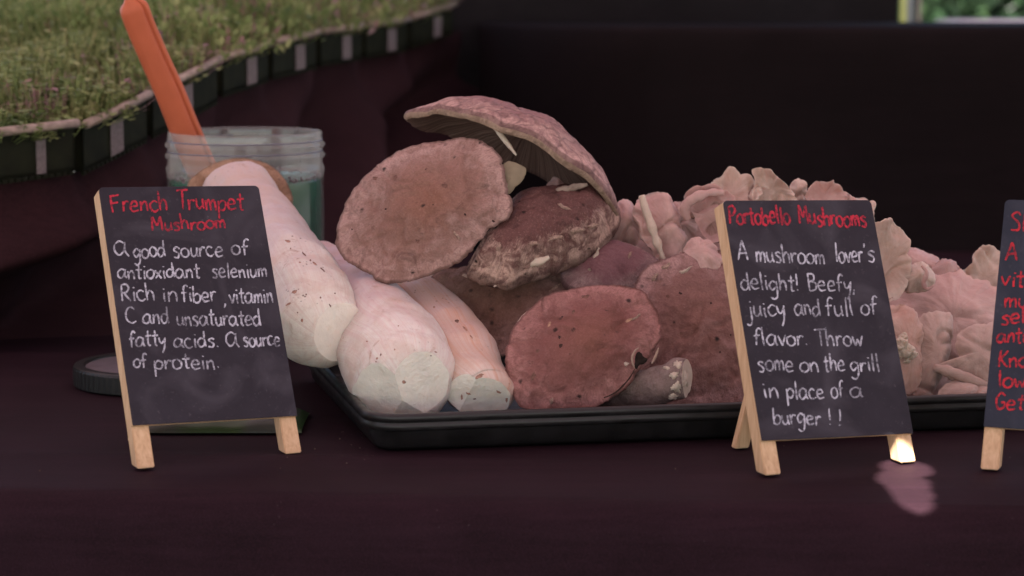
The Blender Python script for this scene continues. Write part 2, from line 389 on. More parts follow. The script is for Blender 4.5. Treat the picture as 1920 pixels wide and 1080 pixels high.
def surface(o):
    """ray caster onto a built mesh object (world space)."""
    off = Vector((0, 0, 0)); q = o
    while q is not None: off = off + q.location; q = q.parent
    me = o.data; t = BVHTree.FromPolygons([v.co + off for v in me.vertices], [tuple(p.vertices) for p in me.polygons])
    def hit(px, py):
        r_ = t.ray_cast(CAM, ray(px, py).normalized()); return (r_[0], r_[1] if r_[1].dot(ray(px, py)) < 0 else -r_[1]) if r_[0] is not None else (None, None)
    return hit
def patch(name, hit, px, py, rx, ry, mat, parent, h=.0008, ang=0., ragged=.3, seed=0., rise=.0):
    """a small raised scab, stain or shred that follows the surface it sits on."""
    bm = bmesh.new(); N = 40; rows = []; ca, sa = math.cos(ang), math.sin(ang)
    p0, n0 = hit(px, py)
    if p0 is None: bm.free(); return None
    for j, (f, hh) in enumerate(((0, 1), (.35, .95), (.65, .75), (.85, .45), (1.0, -.25))):
        L = []
        for k in range(N):
            a = 2*math.pi*k/N; g = f*(1 + ragged*(noise.noise(Vector((math.cos(a)*1.7 + seed, math.sin(a)*1.7, seed))) + .7*noise.noise(Vector((math.cos(a)*5, math.sin(a)*5 + seed, 3)))))
            x, y = rx*g*math.cos(a), ry*g*math.sin(a); p, n = hit(px + x*ca - y*sa, py + x*sa + y*ca)
            if p is None: p, n = p0, n0
            if j == 0: p, n = p0, n0
            L.append(bm.verts.new(p + n*(h*hh*(1 + .6*noise.noise(p*500)) + rise*max(0, x/rx)**2)))
        rows.append(L)
    for A, B in zip(rows, rows[1:]):
        for k in range(N): bm.faces.new((A[k], A[(k+1) % N], B[(k+1) % N], B[k]))
    bmesh.ops.remove_doubles(bm, verts=bm.verts, dist=1e-6)
    return obj(name, bm, mat, parent, origin=p0)

# ------------------------------------------------------------------ the large structure
# ground under the stall
bm = bmesh.new(); bmesh.ops.create_grid(bm, x_segments=2, y_segments=2, size=40, matrix=Matrix.Translation((0, 0, -.78)))
tag(obj('ground', bm, m_plain('pale_paving', (.17, .165, .16), .9, .2, .3, 3, .3)), kind='structure')

# tablecloth: flat top that rolls over a rounded front edge and hangs
def cloth_top():
    bm = bmesh.new(); xs = [-1.5 + 3.0*i/260 for i in range(261)]
    prof = []
    Rr = .028
    for k in range(110): prof.append(('t', 1.42 * (1 - (k / 110)) ** 1.5))
    for k in range(1, 11): prof.append(('r', k / 10 * math.pi / 2))
    for k in range(1, 30): prof.append(('d', k / 29 * .55))
    rows = []
    for kind, s in prof:
        L = []
        for x in xs:
            e = -.062 - .075 * (x + .4) / .8 * .9          # the front edge runs a little towards the camera on the right
            e = max(-.16, min(-.03, e))
            w = .0008*noise.noise(Vector((x*3, s*6, 1))) + .0010*noise.noise(Vector((x*1.3, s*22, 4)))
            if kind == 't':                      # shallow wrinkles that run along the table
                for yy, am, wd in ((.075, .0022, .010), (.215, .0016, .014), (.52, .003, .02)):
                    dd = (s - yy - .03 - .03*noise.noise(Vector((x*1.6, yy*40, 2))))/wd; w += 1.8*am*math.exp(-dd*dd)*(.5 + noise.noise(Vector((x*2.3, yy*9, 8))))
            if kind == 't': p = Vector((x, e + (1.42 - e) * (s/1.42), w - .0012))
            elif kind == 'r': p = Vector((x, e - Rr*math.sin(s), -Rr + Rr*math.cos(s) - .0012 + w*(1-s/1.6)))
            else:
                fold = (.010*math.sin(x*11 + 1.5*noise.noise(Vector((x*2, 0, 3)))) + .012*noise.noise(Vector((x*5, s*1.5, 7)))) * sm(0, .25, s)
                p = Vector((x, e - Rr - fold - .02*s, -Rr - s - .0012))
            L.append(bm.verts.new(p))
        rows.append(L)
    for A, B in zip(rows, rows[1:]):
        for i in range(len(xs)-1): bm.faces.new((A[i], A[i+1], B[i+1], B[i]))
    return bm
tag(obj('tablecloth', cloth_top(), M_BURG), 'dark burgundy cloth covering the table under the signs and the tray', 'tablecloth')

# microgreen trays on a rising shelf, upper left (front-rim photo points and distances from the camera)
TR = [(-14, 252, 2.25, 143, 234, 2.32), (152, 238, 2.335, 277, 178, 2.44), (284, 173, 2.46, 408, 113, 2.64), (416, 109, 2.68, 504, 83, 2.82),
      (509, 80, 2.86, 594, 63, 3.0), (600, 60, 3.06, 679, 50, 3.2), (685, 48, 3.26, 764, 38, 3.4), (770, 34, 3.46, 850, 9, 3.62)]
BACK = Vector((-.93, .37, 0)) * .46
M_TRAY = m_plain('dark_green_plastic', (.011, .013, .006), .7, .15, .4, 50, .2)
M_RIM = m_plain('pinkish_tray_rim', (.33, .26, .22), .7, .2, .3, 90, .3)
M_LBL = m_plain('paper_label', (.17, .145, .145), .8, .1, .2, 260)
M_SOIL = m_plain('root_mat', (.06, .045, .03), .95, .1, .5, 120, .5)
def m_leaf():
    t = NT('microgreen_leaf'); a = t.attr('tint')
    cc = t.ramp(a.outputs['Fac'], [(0., (.07, .12, .04)), (.35, (.22, .29, .10)), (.6, (.40, .43, .19)), (.8, (.34, .27, .13)), (.92, (.33, .17, .20)), (1., (.40, .27, .28))])
    m = t.done(cc, .6, .3); b = t.b; b.inputs['Transmission Weight'].default_value = 0
    tr = t.new('ShaderNodeBsdfTranslucent'); t.link(cc, tr.inputs[0]); mx = t.new('ShaderNodeMixShader'); mx.inputs[0].default_value = .3
    out = t.N['Material Output']; t.link(b.outputs[0], mx.inputs[1]); t.link(tr.outputs[0], mx.inputs[2]); t.link(mx.outputs[0], out.inputs[0])
    return m
M_LEAF = m_leaf()
tlabels = ['microgreen tray nearest the camera at the left edge of the picture', 'microgreen tray just left of the orange handle with its label in plain view',
           'microgreen tray right behind the orange handle', 'microgreen tray above the left part of the jar rim', 'microgreen tray above the right part of the jar rim',
           'third microgreen tray from the far end of the shelf row', 'second microgreen tray from the far end of the shelf row', 'farthest microgreen tray, at the right end of the shelf row']
TRAYPTS = []
for i, (ax, ay, ad, bx_, by, bd) in enumerate(TR):
    A = P(ax, ay, ad - CAMD); B = P(bx_, by, bd - CAMD)
    zb = (A.z + B.z) / 2 ; H = .047 if i < 3 else .043
    t = empty('microgreen_tray', (A + B) / 2 - Vector((0, 0, H)))
    tag(t, tlabels[i], 'microgreen tray', 'microgreen trays on the raised shelf')
    TRAYPTS.append((A - Vector((0, 0, H)), B - Vector((0, 0, H))))
    e = (B - A); L = e.length; e.normalize(); bk = BACK; dn = Vector((0, 0, -H))
    bm = bmesh.new(); gap = e * .004
    A0, B0 = A + gap*.5, B - gap*.5
    def quadbox(p, q, r, s, down):
        v = [bm.verts.new(x) for x in (p, q, r, s)] + [bm.verts.new(x + down) for x in (p, q, r, s)]
        for f in ((0,1,2,3), (7,6,5,4), (0,4,5,1), (1,5,6,2), (2,6,7,3), (3,7,4,0)): bm.faces.new([v[k] for k in f])
    bn = bk.normalized()
    quadbox(A0, B0, B0 + bn*.003, A0 + bn*.003, dn)                      # front wall
    quadbox(A0, A0 + e*.003, A0 + e*.003 + bk, A0 + bk, dn); quadbox(B0 - e*.003, B0, B0 + bk, B0 - e*.003 + bk, dn)
    quadbox(A0 + bk, B0 + bk, B0 + bk*1.006, A0 + bk*1.006, dn)
    quadbox(A0 + dn*.9, B0 + dn*.9, B0 + bk + dn*.9, A0 + bk + dn*.9, dn*.1)
    nt_ = max(6, int(L / .008))                                          # toothed lower edge of the mesh bottom
    for k in range(nt_):
        a = A0 + dn + (B0 - A0)*(k/nt_) - bn*.001; b = A0 + dn + (B0 - A0)*((k+.55)/nt_) - bn*.001
        quadbox(a, b, b + bn*.004, a + bn*.004, Vector((0, 0, -.0035)))
    obj('tray_wall', bm, M_TRAY, t, smooth=False)
    bm = bmesh.new()                                                     # rim lip
    rp = [A0 - bn*.004 + Vector((0, 0, .002)), A0 - bn*.004 + (B0-A0)*.5 + Vector((0, 0, .004*noise.noise(A*9))), B0 - bn*.004 + Vector((0, 0, .002))]
    tube(bm, [rp[0], rp[1]*.3 + (rp[0]+rp[2])*.35, rp[2]], .0048, 6, 1.1)
    obj('tray_rim', bm, M_RIM, t)
    bm = bmesh.new(); f = .55 if i == 0 else (.5 if i < 3 else .6)       # label card on the front wall
    lw = .0105 if i == 0 else .022 if i == 1 else .03
    lc = A0 + (B0 - A0)*f + dn*.58 - bn*.0022
    e2 = e
    quadbox(lc - e2*lw/2 - dn*.36, lc + e2*lw/2 - dn*.36, lc + e2*lw/2 - dn*.36 + bn*.0012, lc - e2*lw/2 - dn*.36 + bn*.0012, dn*.74)
    obj('tray_label', bm, M_LBL, t, smooth=False)
    bm = bmesh.new(); so = dn * .35
    quadbox(A0 + bn*.004 + e*.004 + so, B0 + bn*.004 - e*.004 + so, B0 + bk - e*.004 + so, A0 + bk + e*.004 + so, Vector((0, 0, -.004)))
    obj('root_mat', bm, M_SOIL, t, smooth=False)
    bm = bmesh.new(); tint = bm.faces.layers.float.new('tint')
    cnt = 1500 if i < 4 else 1300
    tall = .030 + .012*(i in (3, 4, 5)) + .006*i
    for k in range(cnt):
        s, d = random.random(), random.random() ** 1.25
        base = A0 + e*(L*(.03+.94*s)) + bk*(.01 + .98*d) + so
        dens = noise.noise(base*14)
        if dens < -.35 and random.random() < .6: continue
        edge = d < .05
        h = (tall*(.75 + .5*random.random()) + .026*dens) * (.55 + .45*sm(0, .16, d))
        lean = Vector((random.gauss(0, .3), random.gauss(0, .3), 1)) + (Vector((.3, -.5, -.5)) if edge and random.random() < .4 else Vector((0, 0, 0)))
        tip = base + lean.normalized() * (h + .012)
        tv = min(.78, max(0, .32 + .33*noise.noise(base*22 + Vector((3, 3, 3))) + random.gauss(0, .12)))
        if (d < .22 and noise.noise(base*30) > .2 and random.random() < .5) or random.random() < .02: tv = .86 + .14*random.random()
        w = .0007; sd = Vector((w, 0, 0))
        f = bm.faces.new([bm.verts.new(x) for x in (base - sd, base + sd, tip + sd*.6, tip - sd*.6)]); f[tint] = min(.74, tv + .12) if tv < .8 else tv
        blade = i in (3, 4, 5, 6) and random.random() < .45
        for q in range(2 if tv < .8 else 1):
            an = random.random()*6.28; l = random.uniform(.006, .012) * (1.5 if blade else 1); ww = l*(.18 if blade else .42)
            o_ = Vector((math.cos(an), math.sin(an), random.uniform(-.2, .6) + (1.2 if blade else 0))).normalized()
            s_ = o_.cross(Vector((0, 0, 1)) if not blade else Vector((0, 1, .2))).normalized()
            b0 = tip - Vector((0, 0, random.random()*h*.35))
            f = bm.faces.new([bm.verts.new(x) for x in (b0, b0 + o_*l*.5 + s_*ww, b0 + o_*l + Vector((0, 0, -.001)), b0 + o_*l*.5 - s_*ww)]); f[tint] = tv
    g = obj('microgreens', bm, M_LEAF, t, smooth=False); g['kind'] = 'stuff'

# cloth hanging below the tray shelf
def shelf_cloth():
    bm = bmesh.new()
    base = [TRAYPTS[0][0] + Vector((-.32, -.10, 0))] + [q for pr in TRAYPTS for q in pr] + [TRAYPTS[-1][1] + Vector((.10, .20, .0)), TRAYPTS[-1][1] + Vector((.25, .5, .0))]
    off = Vector((-.012, .014, .0))
    path = resample(catmull([q + off for q in base], 6) , 260)[:-4]
    path = [q for q in path]
    # resample closes the loop; cut at the far end
    far = max(range(len(path)), key=lambda k: path[k].y); path = path[:far+1]
    rows = []; K = 44
    for i, q in enumerate(path):
        L = []
        for k in range(K+1):
            s = k / K; z = q.z - .001 + (-.004 - q.z) * s
            a = i / len(path)
            f = .07*sm(0, .6, s)*math.sin(a*30 + 7*s + 2.5*noise.noise(Vector((a*4, s*2, 0)))) + .06*sm(.05, .6, s)*noise.noise(Vector((a*6 + s*2.6, s*2.2, 5)))
            L.append(bm.verts.new(Vector((q.x + f*.9 + .02*s, q.y - f*.45 - .03*s*s, z))))
        rows.append(L)
    for A, B in zip(rows, rows[1:]):
        for k in range(K): bm.faces.new((A[k], A[k+1], B[k+1], B[k]))
    return bm
tag(obj('shelf_cloth', shelf_cloth(), M_DRAPE), 'maroon cloth hanging in loose folds below the microgreen trays', 'cloth')

# dark cloth over the table behind, right of the shelf
def rear_cloth():
    bm = bmesh.new(); N = 220; rows = []
    zt = P(1800, 50, 1.5).z
    prof = [(0., 1.1), (0., .6), (0., .1), (-.006, .0), (.002, -.004)] 
    for i in range(N+1):
        x = -.10 + 2.0*i/N; L = []
        for yy, zz in [(.42, zt), (.3, zt), (.1, zt), (.012, zt), (.004, zt - .003), (0, zt - .01)]: L.append(bm.verts.new((x, 1.5 + yy + .002*noise.noise(Vector((x*4, yy, 0))), zz)))
        for k in range(1, 26):
            s = k / 25
            f = (.012*math.sin(x*9 + 2*noise.noise(Vector((x*2, 0, 1)))) + .02*noise.noise(Vector((x*4, s*.8, 9)))) * sm(0, .4, s)
            L.append(bm.verts.new((x, 1.5 - f, zt - .01 - s*.62)))
        if i < 34:
            e = 1 - i/34
            for v_ in L: v_.co.y += .30*e*e; v_.co.x += .05*e
        rows.append(L)
    for A, B in zip(rows, rows[1:]):
        for k in range(len(A)-1): bm.faces.new((A[k], A[k+1], B[k+1], B[k]))
    return bm
tag(obj('rear_cloth', rear_cloth(), M_DARKC), 'nearly black cloth over the table behind the mushroom tray', 'cloth')

# dark side wall of the next stall, its pole, foliage and a pale table edge far behind
bm = bmesh.new(); N = 60
w0 = P(760, 0, 2.0); w1 = P(1686, 0, 2.0)
rows = []
for i in range(N+1):
    x = w0.x + (w1.x - w0.x)*i/N; rows.append([bm.verts.new((x, 2.0 + .02*math.sin(x*14), z)) for z in (-.78, -.2, .2, .32, .36, .5, .9)])
for A, B in zip(rows, rows[1:]):
    for k in range(6): bm.faces.new((A[k], A[k+1], B[k+1], B[k]))
tag(obj('stall_curtain', bm, m_cloth('black_curtain', (.014, .013, .014), .05)), 'black curtain of the neighbouring stall above the rear cloth', 'curtain')
def pole(px, w, name, mat, Y, lab, cat):
    bm = bmesh.new(); a = P(px, 30, Y)
    tube(bm, [Vector((a.x, a.y, -.78)), Vector((a.x, a.y, .2)), Vector((a.x, a.y, 1.0))], w*mpp(Y)/2, 12)
    tag(obj(name, bm, mat, origin=(a.x, a.y, -.78)), lab, cat)
pole(1694, 13, 'stall_pole', m_plain('yellow_green_paint', (.045, .045, .010), .5, .3), 3.1, 'blurred yellow-green upright pole beside the foliage', 'pole')
pole(1706, 12, 'tent_leg', m_plain('black_metal', (.012, .012, .014), .5, .4), 3.0, 'black upright tent leg right beside the yellow-green pole', 'tent leg')
pole(1720, 14, 'wooden_post', m_plain('weathered_wood', (.035, .028, .024), .8, .2), 3.3, 'blurred greyish-brown post right of the black tent leg', 'post')
bm = bmesh.new(); q = P(1880, 47, 2.6)
a = P(1826, 47, 2.6); box_bm(bm, (a.x + .35, a.y + .2, a.z), .70, .40, 13*mpp(2.6), None, .003)
tag(obj('pale_table', bm, m_plain('pale_tabletop', (.06, .046, .058), .5, .3)), 'pale tabletop edge seen against the foliage at the top right', 'table')
bm = bmesh.new(); tint = bm.faces.layers.float.new('tint')
for k in range(16000):
    a = Vector((random.uniform(.9, 2.7), random.uniform(5.2, 7.6), random.uniform(-.5, 1.0)))
    if noise.noise(a*2.2) < -.35: continue
    l = random.uniform(.05, .10); d = Vector((random.gauss(0, 1), random.gauss(0, 1), random.gauss(0, .6))).normalized(); s_ = d.cross(Vector((random.random(), 1, random.random()))).normalized()*l*.35
    f = bm.faces.new([bm.verts.new(x) for x in (a, a + d*l*.5 + s_, a + d*l, a + d*l*.5 - s_)]); f[tint] = random.random()
t = NT('bush_leaf'); cc = t.ramp(t.attr('tint').outputs['Fac'], [(0., (.010, .024, .010)), (.6, (.022, .052, .020)), (1., (.042, .072, .026))]); t.done(cc, .6, .3)
tag(obj('foliage', bm, t.m, smooth=False), 'blurred green foliage far behind at the top right corner', 'foliage', None, 'stuff')

# burgundy tent roof above the table (unseen), spread to set the shade; one gap is cut to let a sunbeam through to the front leg of the sign
def canopy():
    CZ = .95
    bm = bmesh.new()
    def grid(x0, x1, y0, y1, step, keep):
        nx, ny = max(1, round((x1-x0)/step)), max(1, round((y1-y0)/step)); vd = {}
        for i in range(nx):
            for j in range(ny):
                xc, yc = x0 + (x1-x0)*(i+.5)/nx, y0 + (y1-y0)*(j+.5)/ny
                if not keep(xc, yc): continue
                f = []
                for a, b in ((i, j), (i+1, j), (i+1, j+1), (i, j+1)):
                    if (a, b) not in vd: vd[(a, b)] = bm.verts.new((x0 + (x1-x0)*a/nx, y0 + (y1-y0)*b/ny, CZ))
                    f.append(vd[(a, b)])
                bm.faces.new(f)
    def foot(px, py, Y):                        # where the ray from this point towards the sun crosses the roof
        q = P(px, py, Y); return q + SDIR * ((CZ - q.z) / SDIR.z)
    # table depth of a photo row: z = 0
    def tab(px, py):
        d = ray(px, py); q = CAM + d * (-CAMH / d.z); return q + SDIR * ((CZ - q.z) / SDIR.z)
    holes = []
    for px, py, ra, rb in ((1699, 875, 48, 16), (1694, 900, 46, 22), (1706, 920, 40, 20), (1714, 936, 32, 14)):
        c = tab(px, py); up = tab(px, py - 5); dn = tab(px, py + 5)
        holes.append((c.x, c.y, ra*mpp(0), rb*abs(up.y - dn.y)/10))
    hx = sum(h[0] for h in holes)/len(holes); hy = sum(h[1] for h in holes)/len(holes)
    X0, X1, Y0, Y1 = -3.2, 3.2, -4.4, 1.75
    bx0, bx1, by0, by1 = hx-.16, hx+.16, hy-.20, hy+.20
    grid(X0, bx0, Y0, Y1, .3, lambda x, y: True); grid(bx1, X1, Y0, Y1, .3, lambda x, y: True)
    grid(bx0, bx1, Y0, by0, .3, lambda x, y: True); grid(bx0, bx1, by1, Y1, .3, lambda x, y: True)
    def keep(x, y):
        for cx, cyy, ra, rb in holes:
            dx = (x-cx)/ra; dy = (y-cyy + .15*(x-cx))/rb
            if dx*dx + dy*dy < 1 + .12*noise.noise(Vector((x*40, y*40, 0))): return False
        return True
    grid(bx0, bx1, by0, by1, .0025, keep)
    return bm
t = NT('burgundy_tent'); t.done((.30, .18, .20), .8, .2)
tr = t.new('ShaderNodeBsdfTranslucent'); tr.inputs[0].default_value = (.24, .175, .195, 1); mx = t.new('ShaderNodeMixShader'); mx.inputs[0].default_value = .5
t.link(t.b.outputs[0], mx.inputs[1]); t.link(tr.outputs[0], mx.inputs[2]); t.link(mx.outputs[0], t.N['Material Output'].inputs[0])
tag(obj('unseen_tent_roof', canopy(), t.m, smooth=False), 'unseen burgundy tent roof above the table, its spread and gap shaped for the light', 'tent roof')
print('structure done')
#@OBJECTS@

# ------------------------------------------------------------------ black tray
TRC = Vector((-.113, .040, 0)); TYAW = R(10.5); TL_, TD_ = .62, .36
def tray_bm():
    bm = bmesh.new(); ux = Vector((math.cos(TYAW), math.sin(TYAW), 0)); uy = Vector((-math.sin(TYAW) - .06, math.cos(TYAW), 0))
    def loop(inset, z):
        x0, x1, y0, y1 = inset, TL_ - inset, inset, TD_ - inset; r = max(.004, .028 - inset); out = []
        for cx, cyy, a0 in ((x1 - r, y0 + r, -90), (x1 - r, y1 - r, 0), (x0 + r, y1 - r, 90), (x0 + r, y0 + r, 180)):
            for k in range(11):
                a = R(a0 + 9*k); out.append((cx + r*math.cos(a), cyy + r*math.sin(a)))
        # straight runs get extra points so that the rim can sag a little
        fin = []
        for i, p in enumerate(out):
            q = out[(i+1) % len(out)]; d = math.hypot(q[0]-p[0], q[1]-p[1]); m = max(1, int(d/.03))
            for k in range(m): fin.append((p[0] + (q[0]-p[0])*k/m, p[1] + (q[1]-p[1])*k/m))
        return [bm.verts.new(TRC + ux*a + uy*b + Vector((0, 0, z + (.0009*noise.noise(Vector((a*9, b*9, 1))) if z > .012 else 0)))) for a, b in fin], len(fin)
    L = []
    # the loops have differing lengths when the run subdivision changes, so keep the same inset steps small and resample
    prof = [(.012, .0008), (.0085, .004), (.006, .016), (.0055, .0175), (.0015, .0178), (.0005, .0186), (.0005, .0225), (.0012, .0234), (.0012, .0246), (0, .0255), (0, .0292), (.001, .0306), (.003, .0312), (.006, .0310), (.0075, .0300), (.0095, .024), (.015, .0045), (.018, .003)]
    base = None
    for ins, z in prof:
        lp, n = loop(ins, z)
        if base is None: base = n
        if n != base:
            pts = resample([v.co.copy() for v in lp], base)
            for v in lp: bm.verts.remove(v)
            lp = [bm.verts.new(p) for p in pts]
        L.append(lp)
    for A, B in zip(L, L[1:]):
        for k in range(base): bm.faces.new((A[k], A[(k+1) % base], B[(k+1) % base], B[k]))
    bm.faces.new(L[-1]); bm.faces.new(L[0])
    return bm
def m_tray():
    t = NT('scuffed_black_plastic'); n = t.noise(60, 5, .6); f = t.noise(420, 3, .7)
    cc = t.mix(t.ramp(f, [(.66, 0.), (.74, .55)]), t.ramp(n, [(.3, (.008, .008, .008)), (.7, (.014, .013, .014))]), (.10, .095, .10))
    return t.done(cc, t.ramp(n, [(.3, .28), (.7, .5)]), .4, t.bump(n, .12, .001))
tag(obj('plastic_tray', tray_bm(), m_tray(), origin=TRC), 'black plastic tray holding all the mushrooms', 'tray')

# ------------------------------------------------------------------ jar with green liquid, orange handled tool, lid
JC = Vector((P(460, 300, .57).x, .57, 0)); JR = 146 * mpp(.57)
def JZ(y): return P(460, y, .57).z
jar = empty('plastic_jar', JC); tag(jar, 'clear threaded plastic jar half full of green liquid, behind the trumpet mushroom', 'jar')
zt = JZ(246); zA, zB, zC = JZ(270), JZ(290), JZ(313)
def m_clear(name, MILK, rough):
    t = NT(name)
    fr = t.new('ShaderNodeLayerWeight'); fr.inputs[0].default_value = .35
    tp = t.new('ShaderNodeBsdfTransparent'); tp.inputs[0].default_value = (.93, .95, .93, 1)
    gl = t.new('ShaderNodeBsdfGlossy'); gl.inputs[0].default_value = (.9, .9, .9, 1); gl.inputs[1].default_value = rough
    df = t.new('ShaderNodeBsdfTranslucent'); df.inputs[0].default_value = (.8, .82, .76, 1)
    d2 = t.new('ShaderNodeBsdfDiffuse'); d2.inputs[0].default_value = (.8, .8, .76, 1)
    m0 = t.new('ShaderNodeMixShader'); m0.inputs[0].default_value = .5; t.link(df.outputs[0], m0.inputs[1]); t.link(d2.outputs[0], m0.inputs[2])
    m1 = t.new('ShaderNodeMixShader'); t.link(t.ramp(t.math('ADD', fr.outputs['Facing'], t.math('MULTIPLY', t.noise(40, 4), .1)), [(.1, MILK[0]), (1., MILK[1])]), m1.inputs[0]); t.link(tp.outputs[0], m1.inputs[1]); t.link(m0.outputs[0], m1.inputs[2])
    m2 = t.new('ShaderNodeMixShader'); t.link(t.math('ADD', t.math('MULTIPLY', t.math('POWER', fr.outputs['Facing'], 4.), .14), .045), m2.inputs[0]); t.link(m1.outputs[0], m2.inputs[1]); t.link(gl.outputs[0], m2.inputs[2])
    t.link(m2.outputs[0], t.N['Material Output'].inputs[0])
    return t.m
M_CLEAR = m_clear('clear_plastic', (.015, .10), .08); M_NECK = m_clear('brightened_neck_plastic', (.09, .28), .08)  # neck is the same plastic, made milkier to paint in its brighter empty look
bm = bmesh.new(); r = JR
def thread_line(z): return [(r*.985, z-.0055), (r*.990, z-.0035), (r*1.016, z-.0018), (r*1.022, z), (r*1.016, z+.0014), (r*.988, z+.0028), (r*.985, z+.005)]
lathe(bm, [(r*.93, .001), (r*.985, .006), (r*1.0, .02), (r*1.0, zC-.013), (r*.995, zC-.010), (r*.97, zC-.010), (r*.97, .012), (r*.93, .006)], (JC.x, JC.y, 0), 96); obj('jar_body', bm, M_CLEAR, jar)
bm = bmesh.new()
lathe(bm, [(r*.97, zC-.0098), (r*.998, zC-.0098), (r*1.003, zC-.007), (r*1.012, zC-.003), (r*1.012, zC), (r*.987, zC+.0035)] + thread_line(zB) + thread_line(zA) + [(r*.985, zt-.002), (r*.98, zt), (r*.965, zt), (r*.96, zt-.003), (r*.955, zA), (r*.955, zC)], (JC.x, JC.y, 0), 96, True); obj('jar_neck', bm, M_NECK, jar)
M_SHADE_LINE = m_plain('painted_thread_shade', (.16, .15, .20), .2, .5)  # dark rings that paint in the shade line beside each screw ridge
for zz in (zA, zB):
    bm = bmesh.new(); lathe(bm, [(r*.9885 + .0006*math.cos(a*.7854), zz + .0042 + .0006*math.sin(a*.7854)) for a in range(8)], (JC.x, JC.y, 0), 96, True); obj('thread_line', bm, M_SHADE_LINE, jar)
bm = bmesh.new(); zl = JZ(331)
rg = lathe(bm, [(r*.965, .013), (r*.965, zl-.003), (r*.965, zl), (r*.93, zl-.001), (.0004, zl-.0012)], (JC.x, JC.y, 0), 96); bm.faces.new(rg[0])
t = NT('green_liquid'); n = t.noise(25, 4)
t.done(t.ramp(n, [(.3, (.014, .105, .066)), (.7, (.022, .145, .092))]), .25, .5, Coat_Weight=.3)
liq = obj('liquid', bm, t.m, jar)
bm = bmesh.new()                                           # dark froth line at the liquid surface
for k in range(260):
    a = random.random()*6.283; rr_ = r*(.9655 + .001*random.random()); s = random.uniform(.0006, .0018)
    bmesh.ops.create_icosphere(bm, subdivisions=1, radius=s, matrix=Matrix.Translation((JC.x + rr_*math.cos(a)*.995, JC.y + rr_*math.sin(a)*.995, zl + random.gauss(.0005, .0012))))
fo = obj('froth', bm, m_plain('froth', (.10, .06, .08), .6), jar); fo['kind'] = 'stuff'

hp = [(247, 2, .50), (262, 45, .51), (290, 110, .525), (318, 172, .54), (344, 236, .555), (362, 280, .565), (380, 322, .575)]
tool = empty('kitchen_tool', P(344, 240, .555)); tag(tool, 'kitchen tool with an orange plastic handle leaning in the jar', 'kitchen tool')
pts = catmull([P(*q) for q in hp], 6)
bm = bmesh.new(); w = 27.5*mpp(.54); rings = []
for i, p in enumerate(pts):
    tt = (pts[min(i+1, len(pts)-1)] - pts[max(i-1, 0)]).normalized()
    sx = tt.cross(Vector((.30, -1, 0)).normalized()).normalized(); sx = -sx if sx.x < 0 else sx; fy = sx.cross(tt).normalized(); fy = -fy if fy.y > 0 else fy
    e = i/(len(pts)-1); k = min(1, .55 + e*7) if e < .07 else 1 + .10*sm(.2, 1, e)
    L = []
    sec = [(-.98, .30), (-.86, .52), (-.5, .62), (0, .66), (.38, .62), (.50, .52), (.545, .36), (.60, .34), (.66, .48), (.80, .46), (.96, .25), (1.0, -.1), (.9, -.5), (.5, -.62), (-.5, -.62), (-.95, -.4)]
    for a, b in sec: L.append(bm.verts.new(p + sx*(a*w*k) + fy*(b*w*k*.8)))
    rings.append(L)
n = len(sec)
for A, B in zip(rings, rings[1:]):
    for k in range(n): bm.faces.new((A[k], A[(k+1) % n], B[(k+1) % n], B[k]))
p0 = pts[0] - (pts[1]-pts[0]).normalized()*w*.55
top = [bm.verts.new(p0 + (v.co - pts[0])*.55) for v in rings[0]]
for k in range(n): bm.faces.new((top[k], top[(k+1) % n], rings[0][(k+1) % n], rings[0][k]))
bm.faces.new(top); bm.faces.new(rings[-1])
obj('handle', bm, m_plain('orange_plastic', (.50, .125, .058), .5, .3, .08, 30, .05), tool)
bm = bmesh.new(); q0 = pts[-1]; q1 = q0 + (pts[-1]-pts[-4]).normalized()*.10; q1.z = max(q1.z, .03)
tube(bm, [q0, q0.lerp(q1, .5), q1], .008, 10, .3); obj('blade', bm, m_plain('steel', (.5, .5, .5), .3, .5, .05, Metallic=1.0), tool)

LC = Vector((P(290, 684, .37).x, .37, 0)); LR = 153*mpp(.37)
lid = empty('jar_lid', LC); tag(lid, 'black ribbed jar lid with a pinkish inner disc lying left of the French Trumpet sign', 'lid')
bm = bmesh.new(); SEG = 288; h = .0185
rings = []
for rr_, z, rib in [(1.0, .0005, 1), (1.0, .004, 1), (1.0, h-.003, 1), (.985, h-.0008, 0), (.965, h, 0), (.87, h, 0), (.855, h-.0012, 0), (.85, h-.003, 0)]:
    rings.append([bm.verts.new((LC.x + LR*(rr_ - (.006 if rib and k % 4 < 2 else 0))*math.cos(2*math.pi*k/SEG), LC.y + LR*(rr_ - (.006 if rib and k % 4 < 2 else 0))*math.sin(2*math.pi*k/SEG), z)) for k in range(SEG)])
for A, B in zip(rings, rings[1:]):
    for k in range(SEG): bm.faces.new((A[k], A[(k+1) % SEG], B[(k+1) % SEG], B[k]))
obj('lid_rim', bm, M_BLACK, lid, smooth=False)
bm = bmesh.new(); lathe(bm, [(LR*.848, .006), (LR*.848, h-.0022), (LR*.84, h-.0018), (.0003, h-.0018)], (LC.x, LC.y, 0), 96)
obj('liner', bm, m_plain('lid_liner', (.095, .08, .09), .6, .3), lid)

